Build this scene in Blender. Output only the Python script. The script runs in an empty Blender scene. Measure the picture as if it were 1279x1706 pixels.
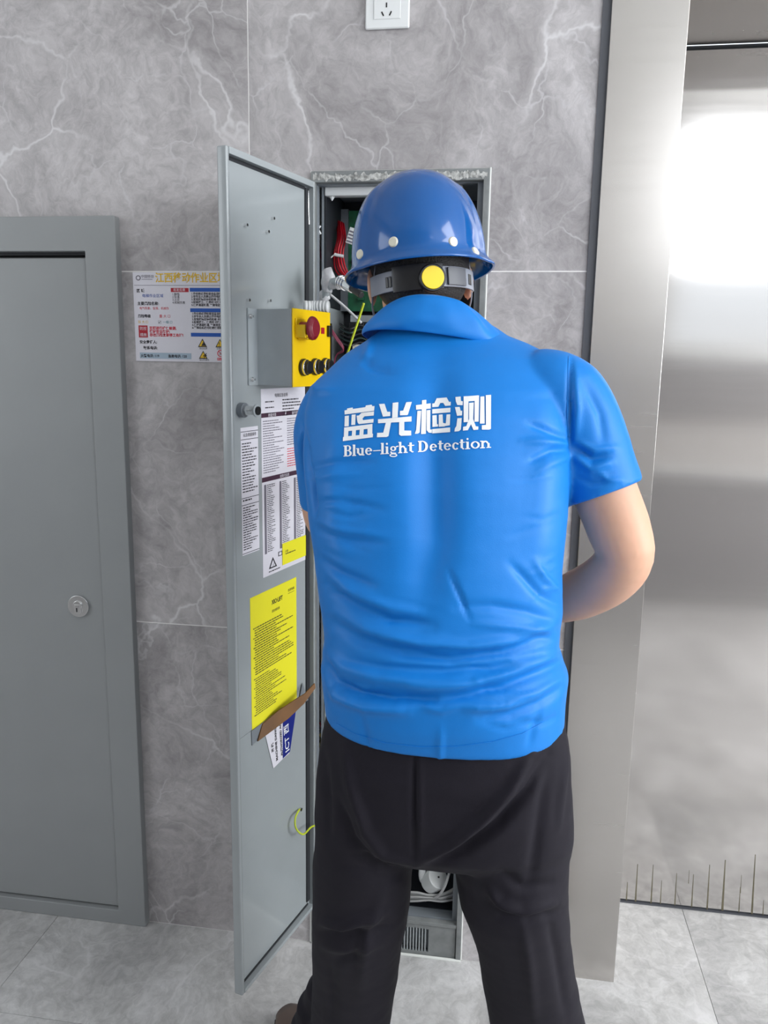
import bpy, bmesh, math, random
import numpy as np
from mathutils import Vector, Matrix, Euler, noise
from mathutils.bvhtree import BVHTree
random.seed(7)
scn = bpy.context.scene
COL = scn.collection

# ------------------------------------------------------------------ camera
F_PX = 1347.3
PITCH, YAW, ROLL = [math.radians(a) for a in (10.681, 8.528, 0.9126)]
CAM = np.array([0.0, -1.728, 1.4197])
_cp, _sp, _cy, _sy = math.cos(PITCH), math.sin(PITCH), math.cos(YAW), math.sin(YAW)
FW = np.array([-_sy*_cp, _cy*_cp, -_sp]); _rt = np.array([_cy, _sy, 0.0]); _up = np.cross(_rt, FW)
RT = math.cos(ROLL)*_rt + math.sin(ROLL)*_up
UP = -math.sin(ROLL)*_rt + math.cos(ROLL)*_up
cd = bpy.data.cameras.new('camera'); cam = bpy.data.objects.new('camera', cd); COL.objects.link(cam)
cd.sensor_fit = 'VERTICAL'; cd.sensor_height = 36.0; cd.lens = F_PX/1706*36; cd.clip_start = 0.05
cam.matrix_world = Matrix(((RT[0], UP[0], -FW[0], CAM[0]), (RT[1], UP[1], -FW[1], CAM[1]),
                           (RT[2], UP[2], -FW[2], CAM[2]), (0, 0, 0, 1)))
scn.camera = cam

# ------------------------------------------------------------------ light
world = bpy.data.worlds.new('overcast_sky'); scn.world = world; world.use_nodes = True
bg = world.node_tree.nodes['Background']; bg.inputs[0].default_value = (0.86, 0.93, 1.0, 1); bg.inputs[1].default_value = 1.6
def area_light(name, loc, target, sx, sy, power, colour):
    ld = bpy.data.lights.new(name, 'AREA'); ld.shape = 'RECTANGLE'; ld.size = sx; ld.size_y = sy
    ld.energy = power; ld.color = colour
    o = bpy.data.objects.new(name, ld); COL.objects.link(o); o.location = loc
    o.rotation_euler = (Vector(target)-Vector(loc)).to_track_quat('-Z', 'Y').to_euler(); return o
BACK = -2.62          # opposite wall
RIGHT = 3.9
LEFT = -2.6
CEIL = 2.86
WX0, WX1, WZ0, WZ1 = 0.86, 3.72, 1.5, 2.78     # window in the opposite wall
area_light('window_daylight', (2.27, BACK-0.22, 2.38), (2.27, 5, 1.95), 2.9, 0.85, 40, (0.93, 0.965, 1.0))
area_light('side_window_daylight', (RIGHT+0.30, -1.35, 1.8), (0, -1.0, 1.5), 2.1, 2.0, 185, (0.93, 0.965, 1.0))
area_light('ceiling_fill_light', (2.3, -1.35, CEIL-0.03), (2.3, -1.35, 0), 1.6, 0.9, 34, (1.0, 0.985, 0.965))  # added overhead fill to brighten wall, floor and shirt
area_light('left_fill_light', (LEFT-0.30, -1.5, 1.75), (0, -1.2, 1.2), 1.5, 1.6, 15, (0.93, 0.965, 1.0))  # added fill from the left end of the lobby

scn.view_settings.view_transform = 'Standard'; scn.view_settings.look = 'None'
scn.view_settings.exposure = -0.08; scn.view_settings.gamma = 1.0
scn.view_settings.use_curve_mapping = False

# ------------------------------------------------------------------ helpers
def ray(u, v): return FW + RT*(u-639.5)/F_PX - UP*(v-853)/F_PX
def P(u, v, d):                                   # point seen at a pixel, d metres ahead of the lens along +y
    r = ray(u, v); return Vector(CAM + r*(d/r[1]))
def proj(p):
    d = np.asarray(p, float)-CAM; z = d @ FW
    return 639.5+F_PX*(d @ RT)/z, 853-F_PX*(d @ UP)/z

def tag(o, label=None, cat=None, group=None, kind=None):
    if label: o['label'] = label
    if cat: o['category'] = cat
    if group: o['group'] = group
    if kind: o['kind'] = kind
    return o
def empty(name, loc=(0, 0, 0), **k):
    o = bpy.data.objects.new(name, None); COL.objects.link(o); o.location = loc
    o.empty_display_size = 0.05
    return tag(o, **k)
def world_loc(o):
    v = Vector((0, 0, 0))
    while o is not None: v += o.location; o = o.parent
    return v
def link_mesh(name, me, mat, parent=None, base=None, smooth=False, **k):
    o = bpy.data.objects.new(name, me); COL.objects.link(o)
    off = Vector((0, 0, 0))
    if parent is not None: o.parent = parent; off = world_loc(parent)
    elif base is not None: o.location = base; off = Vector(base)
    if off.length: me.transform(Matrix.Translation(-off))
    if mat is not None:
        for m in (mat if isinstance(mat, (list, tuple)) else [mat]): me.materials.append(m)
    if smooth:
        me.polygons.foreach_set('use_smooth', [True]*len(me.polygons))
    return tag(o, **k)
def build(name, bm, mat, parent=None, base=None, smooth=False, bevel=0, fix=True, **k):
    if fix: bmesh.ops.recalc_face_normals(bm, faces=bm.faces)
    me = bpy.data.meshes.new(name); bm.to_mesh(me); bm.free()
    o = link_mesh(name, me, mat, parent, base, smooth, **k)
    if bevel:
        b = o.modifiers.new('bevel', 'BEVEL'); b.width = bevel; b.segments = 2; b.limit_method = 'ANGLE'
    if smooth == 'auto' or bevel:
        me.polygons.foreach_set('use_smooth', [True]*len(me.polygons))
        w = o.modifiers.new('wn', 'WEIGHTED_NORMAL'); w.keep_sharp = False
    return o
NB = bmesh.new
def box(bm, x0, x1, y0, y1, z0, z1, M=None):
    vs = [bm.verts.new((x, y, z)) for x in (x0, x1) for y in (y0, y1) for z in (z0, z1)]
    for q in ((0, 1, 3, 2), (4, 6, 7, 5), (0, 4, 5, 1), (2, 3, 7, 6), (0, 2, 6, 4), (1, 5, 7, 3)):
        bm.faces.new([vs[i] for i in q])
    if M is not None:
        for v in vs: v.co = M @ v.co
    return bm
def tube(bm, pts, radii, n=16, cap=True, squash=None):
    pts = [Vector(p) for p in pts]
    if not hasattr(radii, '__len__'): radii = [radii]*len(pts)
    rings = []; up = None
    for i, p in enumerate(pts):
        t = (pts[min(i+1, len(pts)-1)]-pts[max(i-1, 0)]).normalized()
        if up is None:
            up = Vector((0, 0, 1)) if abs(t.z) < 0.9 else Vector((0, 1, 0))
        up = (up - t*up.dot(t)).normalized(); s = t.cross(up)
        r = radii[i]
        rings.append([bm.verts.new(p + (s*math.cos(a)*(r if squash is None else r*squash) + up*math.sin(a)*r))
                      for a in [2*math.pi*k/n for k in range(n)]])
    for a, b in zip(rings, rings[1:]):
        for k in range(n): bm.faces.new((a[k], a[(k+1) % n], b[(k+1) % n], b[k]))
    if cap:
        bm.faces.new(rings[0][::-1]); bm.faces.new(rings[-1])
    return bm
def smooth_path(pts, k=6):
    pts = [Vector(p) for p in pts]; out = []
    for i in range(len(pts)-1):
        p0, p1, p2, p3 = pts[max(i-1, 0)], pts[i], pts[i+1], pts[min(i+2, len(pts)-1)]
        for j in range(k):
            t = j/k
            out.append(0.5*((2*p1)+(p2-p0)*t+(2*p0-5*p1+4*p2-p3)*t*t+(3*p1-p0-3*p2+p3)*t**3))
    out.append(pts[-1]); return out
def cyl(bm, c, axis, r, h, n=24, r2=None):
    c = Vector(c); axis = Vector(axis).normalized()
    return tube(bm, [c, c+axis*h], [r, r if r2 is None else r2], n)
def ellipsoid(bm, c, r, M=None, seg=24):
    T = Matrix.Translation(Vector(c)) @ (M.to_4x4() if M is not None else Matrix.Identity(4)) @ Matrix.Diagonal((*r, 1))
    bmesh.ops.create_uvsphere(bm, u_segments=seg, v_segments=seg//2+2, radius=1, matrix=T); return bm
def limb(bm, pts, radii, n=24, k=4):
    """tube through smoothly interpolated joints"""
    P4 = smooth_path(pts, k); rr_ = []
    for i in range(len(pts)-1): rr_ += [radii[i]+(radii[i+1]-radii[i])*(j/k) for j in range(k)]
    return tube(bm, P4, rr_+[radii[-1]], n)
def loft(bm, rings, cap=True):
    R = [[bm.verts.new(p) for p in r] for r in rings]; n = len(R[0])
    for a, b in zip(R, R[1:]):
        for k in range(n): bm.faces.new((a[k], a[(k+1) % n], b[(k+1) % n], b[k]))
    if cap: bm.faces.new(R[0][::-1]); bm.faces.new(R[-1])
    return bm
def ring(c, a, b, n=48, e=2.0, tilt=0.0, roll=0.0, yaw=0.0):
    out = []
    for k in range(n):
        t = 2*math.pi*k/n; ct, st = math.cos(t), math.sin(t)
        x = a*math.copysign(abs(ct)**(2/e), ct); y = b*math.copysign(abs(st)**(2/e), st)
        X = x*math.cos(yaw)-y*math.sin(yaw); Y = x*math.sin(yaw)+y*math.cos(yaw)
        out.append(Vector(c)+Vector((X, Y, -tilt*Y+roll*X)))
    return out
def remeshed(bm, voxel, smooth=4, factor=0.6):
    bmesh.ops.recalc_face_normals(bm, faces=bm.faces)
    me = bpy.data.meshes.new('tmp'); bm.to_mesh(me); bm.free()
    o = bpy.data.objects.new('tmp', me); COL.objects.link(o)
    r = o.modifiers.new('r', 'REMESH'); r.mode = 'VOXEL'; r.voxel_size = voxel
    if smooth:
        s = o.modifiers.new('s', 'SMOOTH'); s.iterations = smooth; s.factor = factor
    dg = bpy.context.evaluated_depsgraph_get(); dg.update()
    out = bpy.data.meshes.new_from_object(o.evaluated_get(dg))
    bpy.data.objects.remove(o); bpy.data.meshes.remove(me)
    return out

# ------------------------------------------------------------------ materials
def lin(r, g, b):
    f = lambda c: c/12.92 if c <= 0.04045 else ((c+0.055)/1.055)**2.4
    return (f(r/255), f(g/255), f(b/255), 1)
class NT:
    def __init__(s, name):
        s.m = bpy.data.materials.new(name); s.m.use_nodes = True; s.t = s.m.node_tree
        s.b = s.t.nodes['Principled BSDF']
    def n(s, typ, **k):
        o = s.t.nodes.new(typ)
        for a, v in k.items():
            if a.startswith('i_'):
                key = a[2:].replace('_', ' '); o.inputs[key].default_value = v
            else: setattr(o, a, v)
        return o
    def l(s, a, b): s.t.links.new(a, b)
def mat(name, rgb, rough=0.5, metal=0.0, var=0.06, scale=8.0, bump=0.0, bscale=60.0, coat=0.0, sheen=0.0, spec=0.5, alpha=1.0, trans=0.0):
    N = NT(name); c = lin(*rgb)
    tc = N.n('ShaderNodeTexCoord'); nz = N.n('ShaderNodeTexNoise', i_Scale=scale, i_Detail=4.0)
    N.l(tc.outputs['Object'], nz.inputs['Vector'])
    rp = N.n('ShaderNodeValToRGB')
    rp.color_ramp.elements[0].position = 0.3; rp.color_ramp.elements[1].position = 0.7
    rp.color_ramp.elements[0].color = tuple(x*(1-var) for x in c[:3])+(1,)
    rp.color_ramp.elements[1].color = tuple(min(1, x*(1+var)) for x in c[:3])+(1,)
    N.l(nz.outputs['Fac'], rp.inputs['Fac']); N.l(rp.outputs[0], N.b.inputs['Base Color'])
    N.b.inputs['Roughness'].default_value = rough; N.b.inputs['Metallic'].default_value = metal
    N.b.inputs['Coat Weight'].default_value = coat; N.b.inputs['Sheen Weight'].default_value = sheen
    N.b.inputs['Specular IOR Level'].default_value = spec
    N.b.inputs['Transmission Weight'].default_value = trans
    if alpha < 1: N.b.inputs['Alpha'].default_value = alpha
    if bump:
        n2 = N.n('ShaderNodeTexNoise', i_Scale=bscale, i_Detail=3.0); N.l(tc.outputs['Object'], n2.inputs['Vector'])
        bp = N.n('ShaderNodeBump', i_Strength=bump, i_Distance=0.002); N.l(n2.outputs['Fac'], bp.inputs['Height'])
        N.l(bp.outputs[0], N.b.inputs['Normal'])
    return N.m

def marble(name, base, dark, light, rough, seed=0.0, vein=0.8):
    """grey stone tile: clouded ground, fine crackle and a few pale branching veins; each tile gets its own cut of it"""
    N = NT(name)
    geo = N.n('ShaderNodeNewGeometry'); oi = N.n('ShaderNodeObjectInfo')
    mul = N.n('ShaderNodeMath', operation='MULTIPLY'); mul.inputs[1].default_value = 37.0
    N.l(oi.outputs['Random'], mul.inputs[0])
    add = N.n('ShaderNodeVectorMath', operation='ADD'); N.l(geo.outputs['Position'], add.inputs[0]); N.l(mul.outputs[0], add.inputs[1])
    ad2 = N.n('ShaderNodeVectorMath', operation='ADD'); N.l(add.outputs[0], ad2.inputs[0]); ad2.inputs[1].default_value = (seed, seed*1.7, seed*0.6)
    V = ad2.outputs[0]
    # warp
    w = N.n('ShaderNodeTexNoise', i_Scale=2.0, i_Detail=6.0, i_Roughness=0.55); N.l(V, w.inputs['Vector'])
    ws = N.n('ShaderNodeVectorMath', operation='SCALE'); ws.inputs['Scale'].default_value = 0.38; N.l(w.outputs['Color'], ws.inputs[0])
    wv = N.n('ShaderNodeVectorMath', operation='ADD'); N.l(V, wv.inputs[0]); N.l(ws.outputs[0], wv.inputs[1])
    # ground
    g = N.n('ShaderNodeTexNoise', i_Scale=3.2, i_Detail=9.0, i_Roughness=0.62, i_Distortion=0.8); N.l(wv.outputs[0], g.inputs['Vector'])
    gr = N.n('ShaderNodeValToRGB'); e = gr.color_ramp.elements
    e[0].position = 0.34; e[0].color = lin(*dark); e[1].position = 0.66; e[1].color = lin(*light)
    m = e.new(0.5); m.color = lin(*base)
    N.l(g.outputs['Fac'], gr.inputs['Fac'])
    # fine scratchy crackle
    f = N.n('ShaderNodeTexNoise', i_Scale=34.0, i_Detail=6.0, i_Roughness=0.72, i_Distortion=0.5); N.l(wv.outputs[0], f.inputs['Vector'])
    fm = N.n('ShaderNodeMapRange'); fm.inputs['From Min'].default_value = 0.35; fm.inputs['From Max'].default_value = 0.65
    fm.inputs['To Min'].default_value = 0.82; fm.inputs['To Max'].default_value = 1.15; N.l(f.outputs['Fac'], fm.inputs['Value'])
    mx = N.n('ShaderNodeVectorMath', operation='SCALE'); N.l(gr.outputs[0], mx.inputs[0]); N.l(fm.outputs[0], mx.inputs['Scale'])
    def veins(scale, width, off):
        o = N.n('ShaderNodeVectorMath', operation='ADD'); o.inputs[1].default_value = off; N.l(wv.outputs[0], o.inputs[0])
        v = N.n('ShaderNodeTexVoronoi', feature='DISTANCE_TO_EDGE', i_Scale=scale); N.l(o.outputs[0], v.inputs['Vector'])
        r = N.n('ShaderNodeMapRange'); r.inputs['From Min'].default_value = 0.0; r.inputs['From Max'].default_value = width
        r.inputs['To Min'].default_value = 1.0; r.inputs['To Max'].default_value = 0.0; r.interpolation_type = 'SMOOTHSTEP'
        N.l(v.outputs['Distance'], r.inputs['Value'])
        k = N.n('ShaderNodeTexNoise', i_Scale=scale*1.3, i_Detail=3.0); N.l(o.outputs[0], k.inputs['Vector'])
        kr = N.n('ShaderNodeMapRange'); kr.inputs['From Min'].default_value = 0.45; kr.inputs['From Max'].default_value = 0.62
        N.l(k.outputs['Fac'], kr.inputs['Value'])
        q = N.n('ShaderNodeMath', operation='MULTIPLY'); N.l(r.outputs[0], q.inputs[0]); N.l(kr.outputs[0], q.inputs[1]); return q.outputs[0]
    v1 = veins(2.6, 0.014, (0, 0, 0)); v2 = veins(7.5, 0.022, (3.1, 1.2, 7.7)); v3 = veins(2.6, 0.09, (0.012, 0.0, 0.008))
    col = mx.outputs[0]
    for vv, fac, cc in ((v3, 0.32, light), (v2, 0.65*vein, (205, 203, 205)), (v1, 0.85*vein, (220, 218, 219))):
        k = N.n('ShaderNodeMath', operation='MULTIPLY'); k.inputs[1].default_value = fac; N.l(vv, k.inputs[0])
        x = N.n('ShaderNodeMix', data_type='RGBA'); N.l(k.outputs[0], x.inputs[0]); N.l(col, x.inputs[6]); x.inputs[7].default_value = lin(*cc)
        col = x.outputs[2]
    N.l(col, N.b.inputs['Base Color']); N.b.inputs['Roughness'].default_value = rough
    bp = N.n('ShaderNodeBump', i_Strength=0.12, i_Distance=0.001); N.l(f.outputs['Fac'], bp.inputs['Height']); N.l(bp.outputs[0], N.b.inputs['Normal'])
    return N.m

def steel(name, rgb, rough, wave=0.0, stretch=(1, 1, 60), smear=0.04):
    N = NT(name)
    tc = N.n('ShaderNodeTexCoord'); mp = N.n('ShaderNodeMapping'); mp.inputs['Scale'].default_value = stretch; N.l(tc.outputs['Object'], mp.inputs[0])
    n = N.n('ShaderNodeTexNoise', i_Scale=6.0, i_Detail=5.0, i_Roughness=0.7); N.l(mp.outputs[0], n.inputs['Vector'])
    N.b.inputs['Metallic'].default_value = 1.0; N.b.inputs['Base Color'].default_value = lin(*rgb)
    r = N.n('ShaderNodeMapRange'); r.inputs['To Min'].default_value = rough-smear; r.inputs['To Max'].default_value = rough+smear
    N.l(n.outputs['Fac'], r.inputs['Value']); N.l(r.outputs[0], N.b.inputs['Roughness'])
    N.b.inputs['Anisotropic'].default_value = 0.3
    mw = N.n('ShaderNodeMapping'); mw.inputs['Scale'].default_value = (.35, 1, 1.6); N.l(tc.outputs['Object'], mw.inputs[0])
    w = N.n('ShaderNodeTexNoise', i_Scale=2.2, i_Detail=1.5); N.l(mw.outputs[0], w.inputs['Vector'])
    b1 = N.n('ShaderNodeBump', i_Strength=0.02, i_Distance=0.0005); N.l(n.outputs['Fac'], b1.inputs['Height'])
    b2 = N.n('ShaderNodeBump', i_Strength=wave, i_Distance=0.02); N.l(w.outputs['Fac'], b2.inputs['Height']); N.l(b1.outputs[0], b2.inputs['Normal'])
    N.l(b2.outputs[0], N.b.inputs['Normal'])
    return N.m

M_TILE = marble('wall_stone', (175, 171, 172), (152, 148, 149), (194, 190, 191), 0.42, 1.3)
M_FLOOR = marble('floor_stone', (190, 189, 188), (168, 167, 167), (210, 209, 209), 0.30, 9.1, 0.75)
M_GROUT = mat('grout', (244, 242, 240), 0.9)
M_FGROUT = mat('floor_grout', (120, 119, 118), 0.9)
M_PAINT = mat('grey_door_paint', (148, 151, 152), 0.33, var=0.02, bump=0.03, bscale=300)
M_LEAF = mat('cabinet_grey_enamel', (156, 162, 164), 0.20, var=0.02, coat=0.4)
M_CABIN = mat('cabinet_inner_grey', (120, 126, 132), 0.45, var=0.05)
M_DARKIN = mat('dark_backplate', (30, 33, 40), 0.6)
M_SEAL_SHADE = mat('black_seal_and_shade', (38, 40, 44), 0.6)  # door seals, and the painted shade inside the cabinet door rim
M_FRAME = mat('cabinet_frame_grey', (128, 131, 131), 0.5, var=0.18, scale=30, bump=0.2, bscale=90)
M_STEEL = steel('brushed_stainless', (200, 196, 192), 0.26, 0.03, (.6, 1, 14))
M_DOORSTEEL = steel('polished_lift_steel', (204, 200, 197), 0.115, 0.16, (.5, 1, 12), 0.03)
M_GALV = mat('galvanised_steel', (172, 179, 182), 0.36, 0.2, var=0.05, scale=20)
M_EDGE = mat('dark_grey_trim', (84, 86, 92), 0.45)
M_CHROME = mat('chrome', (225, 225, 225), 0.22, 1.0, var=0.02)
M_WHITEPL = mat('white_plastic', (226, 228, 228), 0.3, var=0.01)
M_BLACK = mat('black_plastic', (24, 24, 27), 0.35)
M_YEL = mat('yellow_enamel', (238, 198, 12), 0.35, var=0.03)
M_RED = mat('red_plastic', (170, 22, 38), 0.4)
M_MAROON = mat('maroon_plastic', (128, 24, 42), 0.35)
M_PAPER = mat('white_paper', (214, 212, 220), 0.6, var=0.02)
M_YPAPER = mat('yellow_paper', (232, 224, 40), 0.55, var=0.03)
M_INK = mat('black_ink', (34, 32, 40), 0.6)
M_GREYINK = mat('grey_ink', (110, 106, 118), 0.6)
M_PURPLE = mat('plum_ink', (66, 38, 58), 0.6)
M_REDINK = mat('red_ink', (205, 40, 62), 0.6)
M_CRIMSON = mat('crimson_ink', (172, 20, 40), 0.6)
M_BLUEINK = mat('blue_ink', (22, 82, 170), 0.6)
M_YINK = mat('amber_ink', (226, 184, 40), 0.6)
M_PALEBL = mat('pale_blue_ink', (160, 178, 194), 0.6)
M_POSTER = mat('poster_sheet', (216, 214, 222), 0.35, var=0.01)
M_TEAL = mat('teal_ink', (90, 150, 160), 0.6)
M_BROWN = mat('brown_kraft_paper', (108, 70, 26), 0.6, var=0.2, scale=20)
M_NAVY = mat('navy_ink', (20, 34, 120), 0.5)
M_PCB = mat('green_circuit_board', (34, 104, 70), 0.45, var=0.3, scale=60)
M_COPPER = mat('brass_terminal', (196, 176, 110), 0.35, 0.6, var=0.25, scale=50)
M_WIRER = mat('red_wire', (196, 20, 40), 0.4)
M_WIREYG = mat('yellow_green_wire', (190, 205, 50), 0.4, var=0.2, scale=30)
M_WIREP = mat('plum_wire', (120, 30, 60), 0.4)
M_WIREW = mat('grey_white_cable', (196, 196, 196), 0.4)
M_WIREK = mat('dark_green_wire', (20, 44, 42), 0.4)
M_PLASTIC = mat('clear_plastic_film', (225, 225, 228), 0.12, var=0.3, scale=40, bump=0.8, bscale=60, alpha=0.62)
M_HELM = mat('blue_helmet_shell', (0, 84, 156), 0.14, var=0.03, coat=0.25)
M_RIVET = mat('cream_rivet', (222, 218, 200), 0.35)
M_BANDG = mat('grey_headband_plastic', (132, 136, 146), 0.4)
M_KNOBY = mat('yellow_knob', (246, 212, 30), 0.35)
M_SKIN = mat('skin', (212, 166, 140), 0.5, var=0.06, scale=14, spec=0.35)
M_SKIN.node_tree.nodes['Principled BSDF'].inputs['Subsurface Weight'].default_value = 0.12
M_SKIN.node_tree.nodes['Principled BSDF'].inputs['Subsurface Scale'].default_value = 0.01
M_HAIR = mat('black_hair', (22, 19, 19), 0.55, var=0.4, scale=200, bump=1.0, bscale=400)
M_PRINT = mat('white_shirt_print', (236, 238, 240), 0.55, var=0.01)
M_SHOE = mat('brown_shoe_leather', (104, 88, 80), 0.5)
M_SOLE = mat('dark_rubber_sole', (40, 38, 38), 0.7)
M_CEIL = mat('ceiling_paint', (232, 232, 230), 0.8, var=0.01)
M_OPP = mat('opposite_wall_paint', (190, 188, 186), 0.6, var=0.03)
M_STAIN = mat('dirt_stain', (118, 112, 92), 0.45, 0.4, var=0.2, scale=40)
M_SEALANT = mat('white_silicone', (226, 228, 224), 0.6, bump=0.5)
def fabric(name, rgb, weave, rough, sheen, fine=0.25):
    N = NT(name); tc = N.n('ShaderNodeTexCoord')
    N.b.inputs['Base Color'].default_value = lin(*rgb); N.b.inputs['Roughness'].default_value = rough
    N.b.inputs['Sheen Weight'].default_value = sheen; N.b.inputs['Sheen Roughness'].default_value = 0.4
    N.b.inputs['Specular IOR Level'].default_value = 0.35
    n = N.n('ShaderNodeTexNoise', i_Scale=9.0, i_Detail=3.0, i_Distortion=0.6); N.l(tc.outputs['Object'], n.inputs['Vector'])
    w = N.n('ShaderNodeTexVoronoi', i_Scale=weave); N.l(tc.outputs['Object'], w.inputs['Vector'])
    b = N.n('ShaderNodeBump', i_Strength=fine, i_Distance=0.006); N.l(n.outputs['Fac'], b.inputs['Height'])
    b2 = N.n('ShaderNodeBump', i_Strength=0.10, i_Distance=0.0006); N.l(w.outputs['Distance'], b2.inputs['Height']); N.l(b.outputs[0], b2.inputs['Normal'])
    N.l(b2.outputs[0], N.b.inputs['Normal']); return N.m
M_SHIRT = fabric('blue_polyester', (6, 118, 202), 700, 0.50, 0.03, 0.15)
M_COLLAR = M_SHIRT
M_TROUS = fabric('black_cotton', (17, 13, 25), 900, 0.8, 0.0, 0.22)

# ------------------------------------------------------------------ room
def cells_minus(x0, x1, z0, z1, holes):
    xs = sorted({x0, x1, *[min(max(h[i], x0), x1) for h in holes for i in (0, 1)]})
    zs = sorted({z0, z1, *[min(max(h[i], z0), z1) for h in holes for i in (2, 3)]})
    out = []
    for i in range(len(xs)-1):
        for j in range(len(zs)-1):
            cx, cz = (xs[i]+xs[i+1])/2, (zs[j]+zs[j+1])/2
            if not any(h[0] < cx < h[1] and h[2] < cz < h[3] for h in holes): out.append((i, j))
    return xs, zs, out
def slab(bm, x0, x1, z0, z1, holes, y0, y1, horizontal=False):
    xs, zs, cells = cells_minus(x0, x1, z0, z1, holes)
    if not cells: return False
    cs = set(cells); V = {}
    def v(i, j, k):
        if (i, j, k) not in V:
            a, b, c = xs[i], zs[j], (y0, y1)[k]
            V[(i, j, k)] = bm.verts.new((a, b, c) if horizontal else (a, c, b))
        return V[(i, j, k)]
    for i, j in cells:
        bm.faces.new((v(i, j, 0), v(i+1, j, 0), v(i+1, j+1, 0), v(i, j+1, 0)))
        bm.faces.new((v(i, j+1, 1), v(i+1, j+1, 1), v(i+1, j, 1), v(i, j, 1)))
        for di, dj, a, b in ((-1, 0, (0, 0), (0, 1)), (1, 0, (1, 0), (1, 1)), (0, -1, (0, 0), (1, 0)), (0, 1, (0, 1), (1, 1))):
            if (i+di, j+dj) not in cs:
                bm.faces.new((v(i+a[0], j+a[1], 0), v(i+b[0], j+b[1], 0), v(i+b[0], j+b[1], 1), v(i+a[0], j+a[1], 1)))
    return True
H_DOOR = (-1.80, -0.853, -1, 1.708)
H_CAB = (-0.424, -0.054, -1, 1.80)
H_LIFT = (0.156, 1.345, -1, 2.225)
HOLES = [H_DOOR, H_CAB, H_LIFT]
bm = NB(); slab(bm, LEFT-.2, RIGHT+.2, -0.02, CEIL, [(-1.84, -0.88, -1, 1.69), (-0.418, -0.060, -1, 1.79), (0.17, 1.33, -1, 2.2)], 0.0006, 0.26)
wall = build('wall_front', bm, M_GROUT, kind='structure', label='grey stone tiled wall with pale grout lines behind the cabinet')
g = 0.0012
z_rows = [(0, .8), (.8, 1.6), (1.6, 2.4), (2.4, CEIL)]
xj = [-2.6, -2.154, -1.354, -0.554, 0.246, 1.046, 1.846, 2.646, 3.446, 3.9]
for (za, zb) in z_rows:
    for xa, xb in zip(xj, xj[1:]):
        bm = NB()
        if slab(bm, xa+g, xb-g, za+g, zb-g, HOLES, 0.0, 0.007): build('tile', bm, M_TILE, wall)
        else: bm.free()
bm = NB(); slab(bm, LEFT-.2, RIGHT+.2, BACK-.2, 0.6, [], -0.12, -0.009, True)
floor = build('floor', bm, M_FGROUT, kind='structure', label='pale grey veined stone tile floor')
fx = [-2.686, -1.886, -1.086, -0.286, 0.514, 1.314, 2.114, 2.914, 3.714, 4.1]
fy = [-2.6, -1.93, -1.13, -0.33, 0.30]
for ya, yb in zip(fy, fy[1:]):
    for xa, xb in zip(fx, fx[1:]):
        bm = NB()
        slab(bm, xa+.0006, xb-.0006, ya+.0006, yb-.0006, [(-9, 0.158, 0.0, 9), (1.34, 9, 0.0, 9), (.158, .303, .0, 9)], -0.009, 0.0, True)
        build('tile', bm, M_FLOOR, floor) if len(bm.faces) else bm.free()
bm = NB(); box(bm, LEFT-.2, RIGHT+.2, BACK-.2, 0.26, CEIL, CEIL+.1); build('ceiling', bm, M_CEIL, kind='structure', label='white painted ceiling of the lift lobby')
bm = NB(); slab(bm, LEFT-.2, RIGHT+.2, -0.02, CEIL, [(WX0, WX1, WZ0, WZ1)], BACK-.16, BACK)
build('wall_back', bm, M_OPP, kind='structure', label='painted wall with a wide high window opposite the lift')
bm = NB(); slab(bm, BACK, 0.009, -.02, CEIL, [(-2.2, -.8, .95, 2.55)], LEFT-.2, LEFT)
for v in bm.verts: v.co = Vector((v.co.y, v.co.x, v.co.z))
build('wall_left', bm, M_OPP, kind='structure', label='grey side wall at the left end of the lobby')
bm = NB(); slab(bm, BACK, 0.009, -.02, CEIL, [(-2.35, -.35, .85, 2.75)], RIGHT, RIGHT+.2)
for v in bm.verts: v.co = Vector((v.co.y, v.co.x, v.co.z))
build('wall_right', bm, M_OPP, kind='structure', label='grey side wall at the right end of the lobby')
win = empty('window_1', (2.1, BACK, WZ0), kind='structure', label='wide white framed window in the wall opposite the lift')
bm = NB()
for a in (WX0, 1.9, 2.8, WX1-.05): box(bm, a, a+.05, BACK-.10, BACK-.04, WZ0, WZ1)
build('window_frame', bm, M_WHITEPL, win)
bm = NB()
for z in (WZ0, WZ1-.05): box(bm, WX0+.05, WX1-.05, BACK-.10, BACK-.04, z, z+.05)
build('window_rail', bm, M_WHITEPL, win)
bm = NB(); box(bm, WX0-.03, WX1+.03, BACK-.02, BACK+.05, WZ0-.04, WZ0); build('window_sill', bm, M_WHITEPL, win)
win = empty('window_2', (RIGHT, -1.35, .85), kind='structure', label='tall white framed window in the right end wall')
for y in (-2.35, -1.375, -.40):
    bm = NB(); box(bm, RIGHT+.06, RIGHT+.12, y, y+.05, .85, 2.75); build('window_frame', bm, M_WHITEPL, win)
for z in (.85, 2.70):
    bm = NB(); box(bm, RIGHT+.06, RIGHT+.12, -2.30, -.40, z, z+.05); build('window_rail', bm, M_WHITEPL, win)

win = empty('fill_window', (LEFT, -1.5, .95), kind='structure', label='added white framed fill light window in the left end wall')  # opening added to carry the left fill light
for y in (-2.2, -.85):
    bm = NB(); box(bm, LEFT-.12, LEFT-.06, y, y+.05, .95, 2.55); build('window_frame', bm, M_WHITEPL, win)
for z in (.95, 2.50):
    bm = NB(); box(bm, LEFT-.12, LEFT-.06, -2.15, -.85, z, z+.05); build('window_rail', bm, M_WHITEPL, win)

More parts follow.
